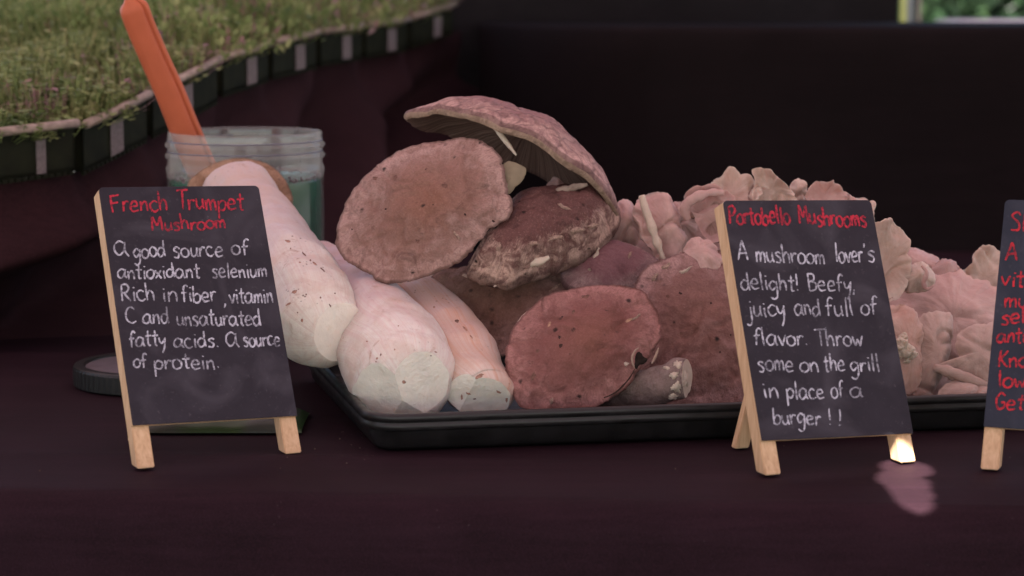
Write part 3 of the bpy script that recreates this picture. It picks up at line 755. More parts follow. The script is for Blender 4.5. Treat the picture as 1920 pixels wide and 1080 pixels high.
# green and white packet lying behind the French Trumpet sign
bm = bmesh.new(); c0 = P(430, 812, .13); c0.z = 0
rows = []
for i in range(31):
    x = -.075 + .135*i/30; L = []
    for k in range(15):
        a = math.pi*k/14; e = (1 - (min(1, abs(x + .0075)/.0680))**6) ** .5
        L.append(bm.verts.new((c0.x + x, c0.y + .035 - .042*math.cos(a), .0008 + .014*e*math.sin(a)*(1 + .35*noise.noise(Vector((x*40, a, 2)))))))
    rows.append(L)
for A, B in zip(rows, rows[1:]):
    for k in range(14): bm.faces.new((A[k], A[k+1], B[k+1], B[k]))
t = NT('green_packet_film'); sepx = t.new('ShaderNodeSeparateXYZ'); t.link(t.obj(), sepx.inputs[0])
nn = t.noise(30, 3); xx = t.math('ADD', sepx.outputs[0], t.math('MULTIPLY', nn, .03))
cc = t.ramp(t.math('ADD', t.math('MULTIPLY', xx, 5), .42), [(.0, (.03, .033, .02)), (.26, (.03, .032, .022)), (.34, (.022, .042, .012)), (.54, (.025, .048, .014)), (.58, (.04, .042, .034)), (.74, (.038, .04, .034)), (.77, (.018, .045, .012)), (1., (.012, .03, .008))])
t.done(cc, .4, .4)
tag(obj('produce_packet', bm, t.m, origin=c0), 'low green packet with pale patches lying on the cloth behind the French Trumpet sign', 'packet')

# ------------------------------------------------------------------ chalkboard easels with handwriting
G = {
'a': ".85,.85 .5,1 .12,.7 .08,.3 .35,.02 .7,.25 .86,.8;.88,.95 .86,.3 1.05,.02|1.1", 'b': ".1,1.75 .1,.02;.1,.55 .45,.95 .8,.7 .72,.2 .38,.0 .1,.2|.92",
'c': ".75,.85 .45,1 .1,.65 .18,.15 .5,.0 .82,.18|.88", 'd': ".75,.85 .42,.95 .08,.55 .25,.05 .65,.2 .8,.75;.82,1.75 .8,.9 .86,.02|.98",
'e': ".12,.5 .7,.6 .62,.95 .32,.95 .08,.5 .3,.05 .82,.15|.92", 'f': ".75,1.55 .52,1.72 .3,1.4 .28,.7 .26,0;.02,.9 .62,.98|.72",
'g': ".75,.85 .42,1 .08,.62 .32,.15 .72,.5;.8,.98 .8,.1 .7,-.5 .4,-.72 .1,-.5|.98", 'h': ".1,1.75 .1,.9 .12,0;.12,.5 .42,.95 .68,.72 .72,0|.9",
'i': ".2,.95 .2,.4 .24,0;.2,1.32 .22,1.42|.42", 'j': ".35,.95 .35,-.3 .1,-.65 -.15,-.5;.35,1.32 .37,1.42|.52", 'l': ".2,1.75 .2,.8 .24,0|.45",
'm': ".1,.95 .12,.5 .12,0;.12,.55 .35,.95 .5,.7 .52,.02;.52,.55 .78,.95 .94,.7 .98,0|1.15", 'n': ".1,.95 .12,.5 .12,0;.12,.55 .42,.95 .64,.7 .7,0|.88",
'o': ".5,1 .12,.75 .1,.25 .42,.0 .78,.25 .78,.75 .45,1|.92", 'p': ".1,.95 .1,.2 .08,-.7;.1,.6 .45,.98 .8,.65 .55,.1 .12,.2|.92",
'r': ".1,.95 .12,.5 .12,0;.12,.5 .36,.9 .66,.86|.7", 's': ".72,.85 .42,1 .16,.76 .6,.4 .5,.03 .1,.1|.82", 't': ".36,1.55 .34,.8 .36,.08 .6,.02;.02,1 .7,1.05|.72",
'u': ".1,.95 .12,.3 .36,.02 .66,.3;.7,.95 .7,.4 .78,.02|.9", 'v': ".05,.95 .22,.45 .38,.02;.38,.02 .55,.5 .74,1|.8", 'w': ".05,.95 .15,.4 .28,.02;.28,.02 .5,.7;.5,.7 .74,.02;.74,.02 .98,1|1.08",
'x': ".05,.95 .38,.48 .7,.02;.7,.95 .38,.48 .05,.02|.8", 'y': ".1,.95 .2,.45 .45,.35 .72,.85;.78,.95 .62,-.1 .35,-.72|.85",
'F': ".14,1.7 .14,.9 .12,0;.05,1.66 .5,1.72 .95,1.8;.12,.95 .45,.98 .78,1.05|1.0", 'T': ".0,1.66 .55,1.7 1.1,1.76;.55,1.7 .53,.9 .5,0|1.0", 'M': ".1,0 .14,.9 .2,1.7;.2,1.7 .4,1.1 .62,.55;.62,.55 .82,1.1 1.02,1.7;1.02,1.7 1.08,.9 1.14,0|1.3",
'A': ".05,0 .28,.9 .5,1.75;.5,1.75 .74,.9 .95,0;.2,.6 .5,.63 .82,.65|1.08", '@': ".95,1.25 .6,1.5 .15,1.1 .12,.5 .45,.12 .85,.55 .97,1.2;.98,1.4 .95,.5 1.2,.0|1.25", 'R': ".15,1.65 .14,.8 .12,0;.1,1.6 .6,1.7 .78,1.3 .55,.9 .15,.82;.35,.85 .6,.4 .9,0|1.0",
'C': ".8,1.4 .48,1.65 .12,1.1 .16,.35 .5,.0 .85,.2|.95", 'P': ".15,1.7 .15,.8 .13,0;.05,1.55 .55,1.78 .9,1.35 .62,.88 .18,.8|1.0", 'B': ".15,1.7 .15,.8 .15,0;.12,1.68 .65,1.62 .68,1.1 .2,.9;.2,.9 .8,.75 .78,.2 .15,.0|1.0",
'K': ".15,1.7 .15,.8 .15,0;.85,1.65 .5,1.2 .18,.8;.18,.8 .5,.45 .92,.0|1.0", 'S': ".85,1.45 .52,1.72 .16,1.35 .72,.72 .68,.15 .1,.12|1.0", 'G': ".85,1.45 .48,1.7 .12,1.0 .35,.08 .82,.25 .86,.75;.5,.74 .9,.78|1.0",
',': ".2,.12 .18,-.1 .08,-.35|.4", '.': ".15,.02 .2,.1|.38", "'": ".2,1.7 .18,1.5 .14,1.3|.32", '!': ".24,1.7 .22,1.1 .2,.5;.18,.02 .2,.1|.45"}
def glyph(ch):
    s, w = G[ch].rsplit('|', 1)
    return [[tuple(float(v) for v in p.split(',')) for p in st.split()] for st in s.split(';')], float(w)
def write(board, words, xh, mat, C, n, updir, wpx, seed=0):
    """one handwritten line: words are (text, x0, y0, x1, y1) baselines on the photo; strokes become chalk ribbons on the board's face."""
    rnd = random.Random(seed); bm = bmesh.new(); lvl = 0
    for txt, x0, y0, x1, y1 in words:
        tot = sum(glyph(c)[1] for c in txt); lenp = math.hypot(x1-x0, y1-y0); sx = lenp*.93/(tot - .12); ex, ey = (x1-x0)/lenp, (y1-y0)/lenp
        pen = 0
        for c in txt:
            sts, w = glyph(c); jy = rnd.gauss(0, .05); js = rnd.gauss(1, .04); sl = rnd.gauss(0, .03)
            for st in sts:
                pp = []
                for gx, gy in st:
                    X = (pen + gx + sl*gy + rnd.gauss(0, .012))*sx; Yy = (gy*js + jy + rnd.gauss(0, .015))*xh
                    pp.append((x0 + ex*X + updir[0]*Yy, y0 + ey*X + updir[1]*Yy, 0))
                cv = catmull(pp, 7); N = len(cv); L = []
                off = .00025 + lvl*.000006; lvl = (lvl + 1) % 60
                for i, q in enumerate(cv):
                    tg = cv[min(i+1, N-1)] - cv[max(i-1, 0)]; tg.normalize() if tg.length > 0 else None
                    nr = Vector((-tg.y, tg.x, 0)); e = i/(N-1)
                    ww = wpx/2*(.72 + .28*min(1, min(e, 1-e)*6))*(1 + .45*noise.noise(Vector((q.x*.16, q.y*.16, seed))))
                    a = onplane(q.x + nr.x*ww, q.y + nr.y*ww, C, n); b = onplane(q.x - nr.x*ww, q.y - nr.y*ww, C, n)
                    o = n*(off + i*.0000012); L.append((bm.verts.new(a + o), bm.verts.new(b + o)))
                for A, B in zip(L, L[1:]): bm.faces.new((A[0], A[1], B[1], B[0]))
            pen += w
    return obj('chalk_line', bm, mat, board, smooth=False)
def easel(v, label, lines, boardmat, wpx, updir, rear=.075):
    x, y, psi, th, ro, W, H, e = v
    r0 = Vector((math.cos(psi), math.sin(psi), 0)); n0 = Vector((math.sin(psi), -math.cos(psi), 0))
    t0 = -math.sin(th)*n0 + math.cos(th)*Vector((0, 0, 1))
    r = math.cos(ro)*r0 + math.sin(ro)*t0; t = -math.sin(ro)*r0 + math.cos(ro)*t0; n = r.cross(t).normalized(); n = -n if n.y > 0 else n
    O = Vector((x, y, 0)); root = empty('chalkboard_easel', O + r*W/2); tag(root, label, 'chalkboard sign', 'chalkboard easels in front of the mushrooms')
    TB = .0032
    def wp(a, b, c): return O + r*a + t*b - n*c            # a across, b up, c behind the face
    bm = bmesh.new(); rc = .004
    out = []
    for cx, cyy, a0 in ((W-rc, e+rc*.3, -90), (W-rc, e+H-rc, 0), (rc, e+H-rc, 90), (rc, e+rc*.3, 180)):
        q = rc if cyy > e + H/2 else rc*.3
        cx = W-q if cx > W/2 else q
        for k in range(6): out.append((cx + q*math.cos(R(a0+18*k)), cyy + q*math.sin(R(a0+18*k))))
    F = [bm.verts.new(wp(a, b, .0003)) for a, b in out]; ins = [bm.verts.new(wp(W/2 + (a-W/2)*.993, e+H/2 + (b-e-H/2)*.995, 0)) for a, b in out]; K = [bm.verts.new(wp(a, b, TB)) for a, b in out]
    bm.faces.new(ins); bm.faces.new(K).material_index = 1
    m = len(out)
    for k in range(m):
        bm.faces.new((ins[k], ins[(k+1) % m], F[(k+1) % m], F[k])); bm.faces.new((F[k], F[(k+1) % m], K[(k+1) % m], K[k])).material_index = 1
    board = obj('board', bm, [boardmat, M_WOOD], root, smooth=False)
    BW, BD = .0140, .0138
    def bar(a0, a1, c0, c1, btop, foot=None):
        bm = bmesh.new(); B = []; T = []
        for a, c in ((a0, c0), (a1, c0), (a1, c1), (a0, c1)):
            p = wp(a, btop, c); q = wp(a, 0, c)
            d = q - p; B.append(p + d*((.0006 - p.z)/d.z)); T.append(p)
        vb = [bm.verts.new(p) for p in B]; vt = [bm.verts.new(p) for p in T]
        for f in ((vb[3], vb[2], vb[1], vb[0]), vt): bm.faces.new(f)
        for k in range(4): bm.faces.new((vb[k], vb[(k+1) % 4], vt[(k+1) % 4], vt[k]))
        bmesh.ops.bevel(bm, geom=bm.edges[:], offset=.0008, segments=2, affect='EDGES')
        return bm
    for a0 in (0.0, W-BW): obj('leg', bar(a0+.0002, a0+BW-.0002, TB+.0002, TB+BD, e+H-.001), M_WOOD, root, smooth=False)
    for a0, af in ((W*.48, .026),):                                  # one rear leg swings back from a hinge near the top
        bm = bmesh.new(); hb = (e+H)*.90
        p0 = wp(a0, hb, TB+BD+.001); tip = wp(af, 0, TB+BD); tip = Vector((tip.x, tip.y, 0)) - n0*rear
        p0 = p0 - n*.001; d = (tip - p0); dn = d.normalized(); sd = r*.012; bk = dn.cross(r).normalized()*.008; bk = -bk if bk.dot(n0) > 0 else bk
        T = [p0, p0+sd, p0+sd+bk, p0+bk]; B = [q + d*((.0006 - q.z)/d.z) for q in T]
        vb = [bm.verts.new(p) for p in B]; vt = [bm.verts.new(p) for p in T]
        bm.faces.new(vb); bm.faces.new(vt)
        for k in range(4): bm.faces.new((vb[k], vb[(k+1) % 4], vt[(k+1) % 4], vt[k]))
        bmesh.ops.bevel(bm, geom=bm.edges[:], offset=.0007, segments=2, affect='EDGES')
        obj('rear_leg', bm, M_WOOD, root, smooth=False)
    for i, (xh, mat, words) in enumerate(lines): write(board, words, xh*.93, mat, O + t*e, n, updir, wpx[0] if mat is M_WHITE else wpx[1], seed=i*7 + int(abs(x)*1000))
    return root
Wt, Rd = M_WHITE, M_RED
easel([-0.2824, -0.0195, 0.4739, 0.499, -0.0318, 0.1340, 0.1989, 0.0362], 'chalkboard sign headed French Trumpet Mushroom on a pale wooden easel', [
  (22, Rd, [('French', 209, 398, 322, 396), ('Trumpet', 333, 394, 466, 394)]),
  (17, Rd, [('Mushroom', 284, 433, 433, 429)]),
  (20, Wt, [('@', 214, 483, 243, 483), ('good', 250, 485, 314, 481), ('source', 324, 484, 425, 480), ('of', 434, 479, 468, 478)]),
  (18, Wt, [('antioxidant', 220, 524, 386, 521), ('selenium', 397, 522, 508, 520)]),
  (20, Wt, [('Rich', 227, 564, 295, 563), ('in', 303, 566, 336, 566), ('fiber', 341, 566, 410, 566), (',', 416, 570, 426, 570), ('vitamin', 430, 570, 518, 568)]),
  (20, Wt, [('C', 235, 605, 257, 605), ('and', 268, 608, 320, 608), ('unsaturated', 332, 612, 500, 610)]),
  (19, Wt, [('fatty', 242, 650, 315, 648), ('acids.', 325, 652, 416, 652), ('@', 424, 653, 449, 653), ('source', 456, 650, 530, 648)]),
  (19, Wt, [('of', 250, 690, 277, 690), ('protein.', 289, 692, 420, 692)]),
  ], M_BOARD, (3.3, 3.7), (-.10, -.995), .09)
easel([0.1910, -0.0427, 0.3912, 0.431, -0.0337, 0.1320, 0.1915, 0.0282], 'chalkboard sign headed Portobello Mushrooms with a patch of sun on its right foot', [
  (22, Rd, [('Portobello', 1367, 419, 1490, 421), ('Mushrooms', 1498, 421, 1634, 426)]),
  (22, Wt, [('A', 1383, 489, 1404, 489), ('mushroom', 1417, 491, 1556, 496), ('lover', 1566, 492, 1622, 492), ("'s", 1620, 491, 1642, 491)]),
  (21, Wt, [('delight!', 1389, 543, 1506, 546), ('Beefy,', 1515, 545, 1609, 546)]),
  (22, Wt, [('juicy', 1402, 594, 1477, 594), ('and', 1490, 592, 1541, 592), ('full', 1548, 593, 1604, 593), ('of', 1614, 592, 1647, 590)]),
  (21, Wt, [('flavor.', 1413, 647, 1521, 648), ('Throw', 1530, 648, 1624, 650)]),
  (21, Wt, [('some', 1421, 696, 1492, 697), ('on', 1500, 699, 1538, 699), ('the', 1545, 698, 1587, 697), ('grill', 1594, 698, 1653, 697)]),
  (21, Wt, [('in', 1431, 746, 1462, 747), ('place', 1475, 748, 1550, 748), ('of', 1559, 748, 1583, 747), ('a', 1594, 747, 1619, 747)]),
  (20, Wt, [('burger', 1450, 796, 1545, 796), ('!!', 1549, 798, 1582, 796)]),
  ], M_BOARD, (3.2, 4.1), (-.12, -.993), .085)
d = ray(1836, 883); O3 = CAM + d*(-CAMH/d.z)
M_RED_KEEP = M_RED2
easel([O3.x, O3.y, R(-21), .42, .0, .1293, .183, .0345], 'chalkboard sign lettered only in red, cut off by the right edge of the picture', [
  (22, M_RED2, [('Sh', 1893, 434, 1938, 436)]), (21, M_RED2, [('A', 1884, 489, 1908, 489)]), (20, M_RED2, [('vit', 1876, 537, 1922, 538)]), (19, M_RED2, [('mu', 1882, 576, 1930, 577)]),
  (19, M_RED2, [('sel', 1876, 607, 1924, 607)]), (19, M_RED2, [('anti', 1868, 643, 1926, 643)]), (20, M_RED2, [('Kno', 1870, 688, 1930, 688)]), (20, M_RED2, [('low', 1870, 726, 1926, 727)]), (20, M_RED2, [('Get', 1864, 768, 1922, 769)])],
  M_BOARD2, (3.6, 4.0), (.06, -.998), .06)

# ------------------------------------------------------------------ trumpet mushrooms
TRG = 'trumpet mushrooms leaning in the left end of the tray'
MT1 = m_trumpet('trumpet_skin_pale', (.54, .45, .44), (.72, .70, .62), (.56, .40, .36), 0., 5., .28)
MT2 = m_trumpet('trumpet_skin_pink', (.55, .41, .42), (.72, .68, .62), (.60, .38, .38), 1.7, 6., .30)
MT3 = m_trumpet('trumpet_skin_orange', (.60, .44, .38), (.66, .55, .49), (.56, .25, .13), 3.1, 6., .65)
MTC = m_porto('trumpet_cap_skin', (.20, .10, .055), (.34, .20, .12), (.42, .27, .18), 2., .3, .5)
MG = m_gill('pale_gills', (.36, .25, .19), (.55, .42, .34))
r1 = empty('trumpet_mushroom', P(600, 640, .17)); tag(r1, 'upper trumpet mushroom leaning on the jar, right behind the French Trumpet sign', 'mushroom', TRG)
c1 = P(602, 616, .17); ra = 80*mpp(.17)
s1 = stalk('stem', [(446, 374, 76, .455), (468, 402, 74, .425), (498, 440, 72, .375), (533, 490, 77, .305), (566, 552, 86, .235), (592, 602, 85, .185), (602, 618, 79, .17)], [MT1, M_CREAM],
      [(c1 + Vector((.66, -.74, -.10)).normalized()*ra*.52, (.66, -.74, -.10)), (c1 + Vector((.0, -.85, -.50)).normalized()*ra*.90, (.0, -.85, -.50)), (c1 + Vector((-.42, -.82, -.38)).normalized()*ra*.95, (-.42, -.82, -.38)), (c1 + Vector((.75, -.45, -.48)).normalized()*ra*.80, (.75, -.45, -.48))], r1, seed=1.)
cap('cap', [(349, 352), (372, 322), (408, 303), (445, 296), (492, 303), (522, 322), (541, 348), (547, 382), (532, 404), (480, 425), (420, 425), (368, 400)], .475, (-.05, -.95, .30), .004, .010, [MTC, MG], r1, bumps=.0012, seed=4)
r2 = empty('trumpet_mushroom', P(770, 740, .13)); tag(r2, 'largest trumpet mushroom, its white base cut in two facets at the tray corner', 'mushroom', TRG)
c2 = P(762, 712, .135); ra = 103*mpp(.13)
s2 = stalk('stem', [(604, 492, 44, .36), (628, 522, 58, .335), (667, 570, 79, .285), (706, 622, 94, .225), (740, 672, 103, .165), (760, 710, 101, .135)], [MT2, M_CREAM],
      [(c2 + Vector((-.42, -.84, -.36)).normalized()*ra*.64, (-.42, -.84, -.36)), (c2 + Vector((.42, -.88, -.16)).normalized()*ra*.58, (.42, -.88, -.16)), (c2 + Vector((.05, -.80, -.60)).normalized()*ra*.66, (.05, -.80, -.60)), (c2 + Vector((.80, -.58, -.10)).normalized()*ra*.86, (.80, -.58, -.10)), (c2 + Vector((-.78, -.55, -.28)).normalized()*ra*.88, (-.78, -.55, -.28))], r2, seed=2.)
cap('cap', [(590, 480), (596, 460), (612, 454), (632, 462), (648, 478), (640, 505), (612, 512), (594, 500)], .365, (0, -.8, .6), .006, .008, [MTC, MG], r2, bumps=.001, seed=5)
r3 = empty('trumpet_mushroom', P(910, 750, .14)); tag(r3, 'orange-stained trumpet mushroom between the largest one and the portobello caps', 'mushroom', TRG)
c3 = P(912, 735, .135); ra = 53*mpp(.135)
s3 = stalk('stem', [(752, 540, 56, .335), (785, 575, 66, .30), (828, 628, 72, .24), (868, 684, 70, .18), (898, 722, 62, .145), (910, 738, 58, .135)], [MT3, M_CREAM],
      [(c3 + Vector((.1, -.85, -.52)).normalized()*ra*.36, (.1, -.85, -.52)), (c3 + Vector((.62, -.72, -.30)).normalized()*ra*.74, (.62, -.72, -.30)), (c3 + Vector((-.45, -.85, -.25)).normalized()*ra*.72, (-.45, -.85, -.25))], r3, seed=3., bumps=.002)
cap('cap', [(722, 532), (735, 505), (765, 496), (795, 506), (812, 528), (806, 556), (770, 566), (735, 556)], .345, (0, -.7, .7), .006, .008, [MTC, MG], r3, bumps=.001, seed=6)

# ------------------------------------------------------------------ portobello mushrooms
PG = 'portobello mushrooms piled in the middle of the tray'
MPG = m_gill('portobello_gills', (.045, .026, .022), (.12, .08, .065))
def porto(label, name='portobello_mushroom'):
    def wrap(loc):
        e_ = empty(name, loc); tag(e_, label, 'mushroom', PG); return e_
    return wrap
mp1 = m_porto('portobello_skin_tan', (.21, .115, .09), (.345, .19, .155), (.44, .285, .25), 0., .7, .4, 1.0)
mp2 = m_porto('portobello_skin_rose', (.21, .11, .105), (.36, .19, .185), (.50, .32, .28), 2.3, .7, .5, 0., .75, .55)
mp3 = m_porto('portobello_skin_umber', (.115, .052, .046), (.175, .08, .072), (.50, .35, .285), 4.1, .9, .55, 0., .84)
mp4 = m_porto('portobello_skin_brown', (.15, .08, .06), (.24, .135, .105), (.36, .225, .195), 5.7, .6, .45, .4, .6)
mp5 = m_porto('portobello_skin_mauve', (.17, .075, .085), (.24, .115, .125), (.34, .23, .215), 7.2, .2, .5)
mp6 = m_porto('portobello_skin_russet', (.20, .080, .068), (.265, .112, .10), (.38, .19, .17), 8.8, .7, .35, .6)
mp7 = m_porto('portobello_skin_dusky', (.19, .09, .078), (.29, .15, .13), (.42, .26, .24), 10.4, .9, .45, .4)

q = porto('large tan portobello cap on the upper left with a torn right edge')(P(795, 395, .235))
k1 = cap('cap', [(629, 462), (630, 430), (645, 385), (672, 342), (710, 305), (752, 278), (790, 268), (825, 262), (858, 256), (893, 260), (918, 272), (940, 298), (943, 322), (950, 352), (958, 380), (957, 398), (946, 410), (928, 418), (905, 440), (893, 452), (880, 470), (852, 492), (815, 510), (775, 522), (735, 530), (712, 527), (685, 508), (655, 492)], .235, (-.22, -.88, .42), .019, .006, [mp1, MPG], q, ragged=.014, bumps=.004, bscale=28, seed=1, p=1.9, rolled=.001, crease=(.0022, 26), rag2=(.95, -.3, .05))
cap('torn_flap', [(936, 322), (950, 302), (966, 305), (986, 316), (980, 338), (966, 352), (955, 364), (940, 360), (946, 340)], .25, (.2, -.95, .2), .002, .003, [m_plain('olive_flesh', (.27, .22, .15), .7, .2, .2, 80)], q, bumps=.0012, ragged=.05, seed=2, rings=8, seg=48)
q = porto('topmost portobello cap, a pink dome seen edge-on with its gills showing underneath')(P(965, 280, .27))
# built in its own frame: a dome tipped away from the viewer
def top_cap():
    C = P(981, 277, .275); S = mpp(.275)
    u = (P(1190, 374, .262) - P(772, 192, .285)); Ru = u.length/2; u.normalize()
    v = Vector((.10, .97, -.30)); v = (v - u*v.dot(u)).normalized(); n = u.cross(v).normalized(); n = -n if n.z < 0 else n
    Rv = .078; dome = .031; seg = 150; bm = bmesh.new(); rad = bm.verts.layers.float.new('rad'); dr = bm.verts.layers.float_vector.new('dir')
    C = C + Vector((0, .045, .003))
    def arch(a): return -(.020 if a > 0 else .009)*a*a - .004 - (.006*sm(.55, .95, -a)) + .0045*math.exp(-((a+.70)/.10)**2) + .0016*math.sin(11*a)
    def place(an, r, h, k):
        rg = 1 + .018*noise.noise(Vector((math.cos(an)*3, math.sin(an)*3, 2))) + .026*noise.noise(Vector((math.cos(an)*14, math.sin(an)*14, 5)))
        a, b = r*math.cos(an)*rg, r*math.sin(an)*rg
        a2 = a*(1 + .0*b); w = C + u*(a2*Ru) + v*(b*Rv*(1 - .25*max(0, -a)))
        hh = h + arch(a)
        if k: hh += k*(.0022*noise.noise(w*45) + .0014*noise.noise(w*120) + .0009*noise.noise(w*300))
        return w + n*hh
    prof = []
    for i in range(1, 31):
        r = (i/30)**.8; prof.append((r*.99, dome*(1-r**2.1), r, 1, 0))
    prof += [(1.0, -.0015, 1, .6, 0), (1.003, -.004, 1, .6, 0), (.995, -.0065, 1, .6, 2), (.965, -.0085, .98, .4, 2)]
    for i in range(1, 16):
        r = .965*(1-i/16); prof.append((r, -.0085 + dome*.72*(1-(r/.965)**2.2), r, .3, 1))
    L = []
    for r, h, ra_, k, mi in prof:
        L.append([])
        for i in range(seg):
            an = 2*math.pi*i/seg; vv = bm.verts.new(place(an, r, h, k)); vv[rad] = ra_; vv[dr] = (math.cos(an), math.sin(an), ra_); L[-1].append(vv)
    t0_ = bm.verts.new(place(0, 0, dome, 1)); b0_ = bm.verts.new(place(0, 0, -.0085 + dome*.72, 0))
    for i in range(seg):
        bm.faces.new((t0_, L[0][i], L[0][(i+1) % seg])); bm.faces.new((b0_, L[-1][(i+1) % seg], L[-1][i])).material_index = 1
    for j, (A, B) in enumerate(zip(L, L[1:])):
        for i in range(seg): bm.faces.new((A[i], B[i], B[(i+1) % seg], A[(i+1) % seg])).material_index = prof[j+1][4]
    return bm, C
bm, C_ = top_cap(); obj('cap', bm, [mp2, m_gill('brown_gills', (.11, .07, .055), (.21, .15, .125)), m_porto('portobello_rim', (.36, .24, .17), (.45, .31, .22), (.52, .38, .28), 3., .6, .6)], q, origin=C_)
strip('torn_strand', [(916, 226, .268), (935, 248, .262), (952, 270, .258), (968, 291, .256)], .26, 10, M_TORN, q, seed=3)
strip('veil_strip', [(1024, 368, .262), (1045, 360, .26), (1072, 352, .258), (1102, 346, .258)], .26, 15, m_plain('grey_veil', (.27, .21, .17), .8, .1, .3, 150, .3), q, seed=8)
q = porto('dark umber portobello cap with a frayed pale rim, lying right under the topmost cap')(P(1010, 430, .27))
k3 = cap('cap', [(878, 482), (895, 455), (915, 430), (940, 400), (955, 372), (1000, 362), (1060, 352), (1110, 350), (1145, 358), (1163, 378), (1166, 396), (1150, 420), (1128, 445), (1095, 462), (1050, 482), (1010, 496), (975, 506), (955, 512), (925, 506), (890, 496)], .262, (.10, -.62, .78), .030, .012, [mp3, MPG], q, ragged=.03, bumps=.003, bscale=35, crease=(.002, 40), seed=3, p=3.2, rolled=.012, center=(1020, 425))
strip('torn_rag', [(972, 500, .232), (990, 494, .228), (1012, 490, .226), (1030, 482, .226)], .23, 17, M_TORN, q, seed=12)
strip('torn_strand', [(952, 506, .232), (945, 518, .228), (934, 530, .226), (926, 538, .225)], .23, 7, M_SHRED, q, seed=14)
q = porto('brown portobello cap half hidden under the tan one, next to the orange-stained trumpet')(P(940, 590, .27))
k4 = cap('cap', [(800, 545), (812, 515), (850, 500), (900, 496), (960, 496), (1020, 494), (1055, 505), (1075, 540), (1060, 580), (1030, 620), (980, 650), (940, 668), (915, 672), (905, 655), (880, 625), (850, 590), (820, 565)], .27, (-.12, -.80, .58), .014, .006, [mp4, MPG], q, bumps=.004, bscale=28, seed=4, p=1.9, crease=(.002, 28))
strip('torn_edge', [(968, 610, .20), (984, 592, .20), (1002, 577, .20), (1014, 566, .20)], .20, 8, M_SHRED, q, seed=24)
q = porto('small mauve portobello cap tucked between the umber cap and the russet one')(P(1140, 490, .28))
k5 = cap('cap', [(1052, 520), (1062, 490), (1090, 462), (1130, 450), (1175, 458), (1215, 475), (1238, 496), (1228, 520), (1190, 545), (1130, 556), (1080, 545)], .28, (.10, -.62, .78), .020, .008, [mp5, MPG], q, bumps=.002, seed=5)
q = porto('russet portobello cap at the tray front with a dark hole near its right edge')(P(1090, 650, .15))
k6 = cap('cap', [(947, 690), (948, 655), (960, 620), (985, 585), (1020, 556), (1060, 543), (1110, 535), (1165, 533), (1185, 538), (1205, 545), (1228, 572), (1239, 600), (1236, 635), (1222, 662), (1205, 680), (1195, 700), (1172, 728), (1140, 748), (1110, 762), (1050, 770), (990, 768), (962, 742)], .150, (-.05, -.86, .50), .017, .006, [mp6, MPG], q, bumps=.0042, bscale=26, seed=6, p=1.9, crease=(.0024, 24), ragged=.016, rag2=(.85, -.6, .035))
cap('worm_hole', [(1190, 676), (1192, 664), (1198, 658), (1203, 662), (1206, 668), (1214, 674), (1208, 681), (1199, 684), (1194, 692), (1190, 688)], .119, (.0, -.9, .4), .0010, .003, [m_plain('dark_rot', (.020, .014, .012), .9, .1, .6, 200, .6)], q, bumps=.0012, bscale=120, seed=3, ragged=.16, rings=6, seg=60)
M_LIP = m_cut('hole_lip', (.34, .24, .19), (.10, .06, .045))
strip('torn_lip', [(1190, 690, .117), (1185, 674, .117), (1190, 659, .118), (1198, 652, .119)], .117, 4.5, M_LIP, q, seed=20)
strip('torn_lip', [(1222, 682, .121), (1229, 668, .122), (1235, 652, .123)], .122, 5, M_LIP, q, seed=21)
strip('torn_edge', [(1132, 746, .112), (1155, 735, .113), (1178, 712, .115), (1190, 692, .116)], .114, 3.2, m_plain('dried_edge', (.05, .03, .025), .9, .1), q, seed=23)
q = porto('broad dusky portobello cap whose right part is behind the Portobello Mushrooms sign')(P(1310, 620, .235))
k7 = cap('cap', [(1186, 560), (1192, 530), (1212, 500), (1250, 482), (1300, 470), (1360, 468), (1420, 490), (1460, 540), (1475, 610), (1465, 690), (1440, 760), (1380, 775), (1310, 778), (1250, 770), (1215, 740), (1195, 680), (1184, 610)], .225, (.05, -.90, .44), .014, .007, [mp7, MPG], q, bumps=.0042, bscale=28, seed=7, p=1.9, crease=(.0024, 26), ragged=.02)
q = porto('cut grey mushroom stem lying on its side below the russet cap', 'mushroom_stem')(P(1215, 720, .155))
ce = P(1278, 712, .150)
s9 = stalk('stem', [(1130, 742, 46, .175), (1170, 735, 44, .165), (1215, 725, 42, .155), (1258, 716, 42, .148), (1276, 713, 41, .147)], [m_porto('stem_bark', (.20, .135, .12), (.30, .22, .20), (.38, .30, .27), 2.2, .9, .7, 0., 1.5), M_TORN],
      [(ce + Vector((.006, -.001, 0)), (.93, -.36, .06))], q, bumps=.0035, seed=8)


ht9 = surface(s9)
for i_, (x, y, a, b) in enumerate(((1272, 684, 9, 6), (1264, 704, 10, 6), (1268, 726, 8, 9), (1262, 744, 9, 6), (1286, 712, 5, 14), (1250, 690, 6, 3))): patch('torn_fibre', ht9, x, y, a, b, M_TORN, s9, .0016, 0., .7, i_*2.3)
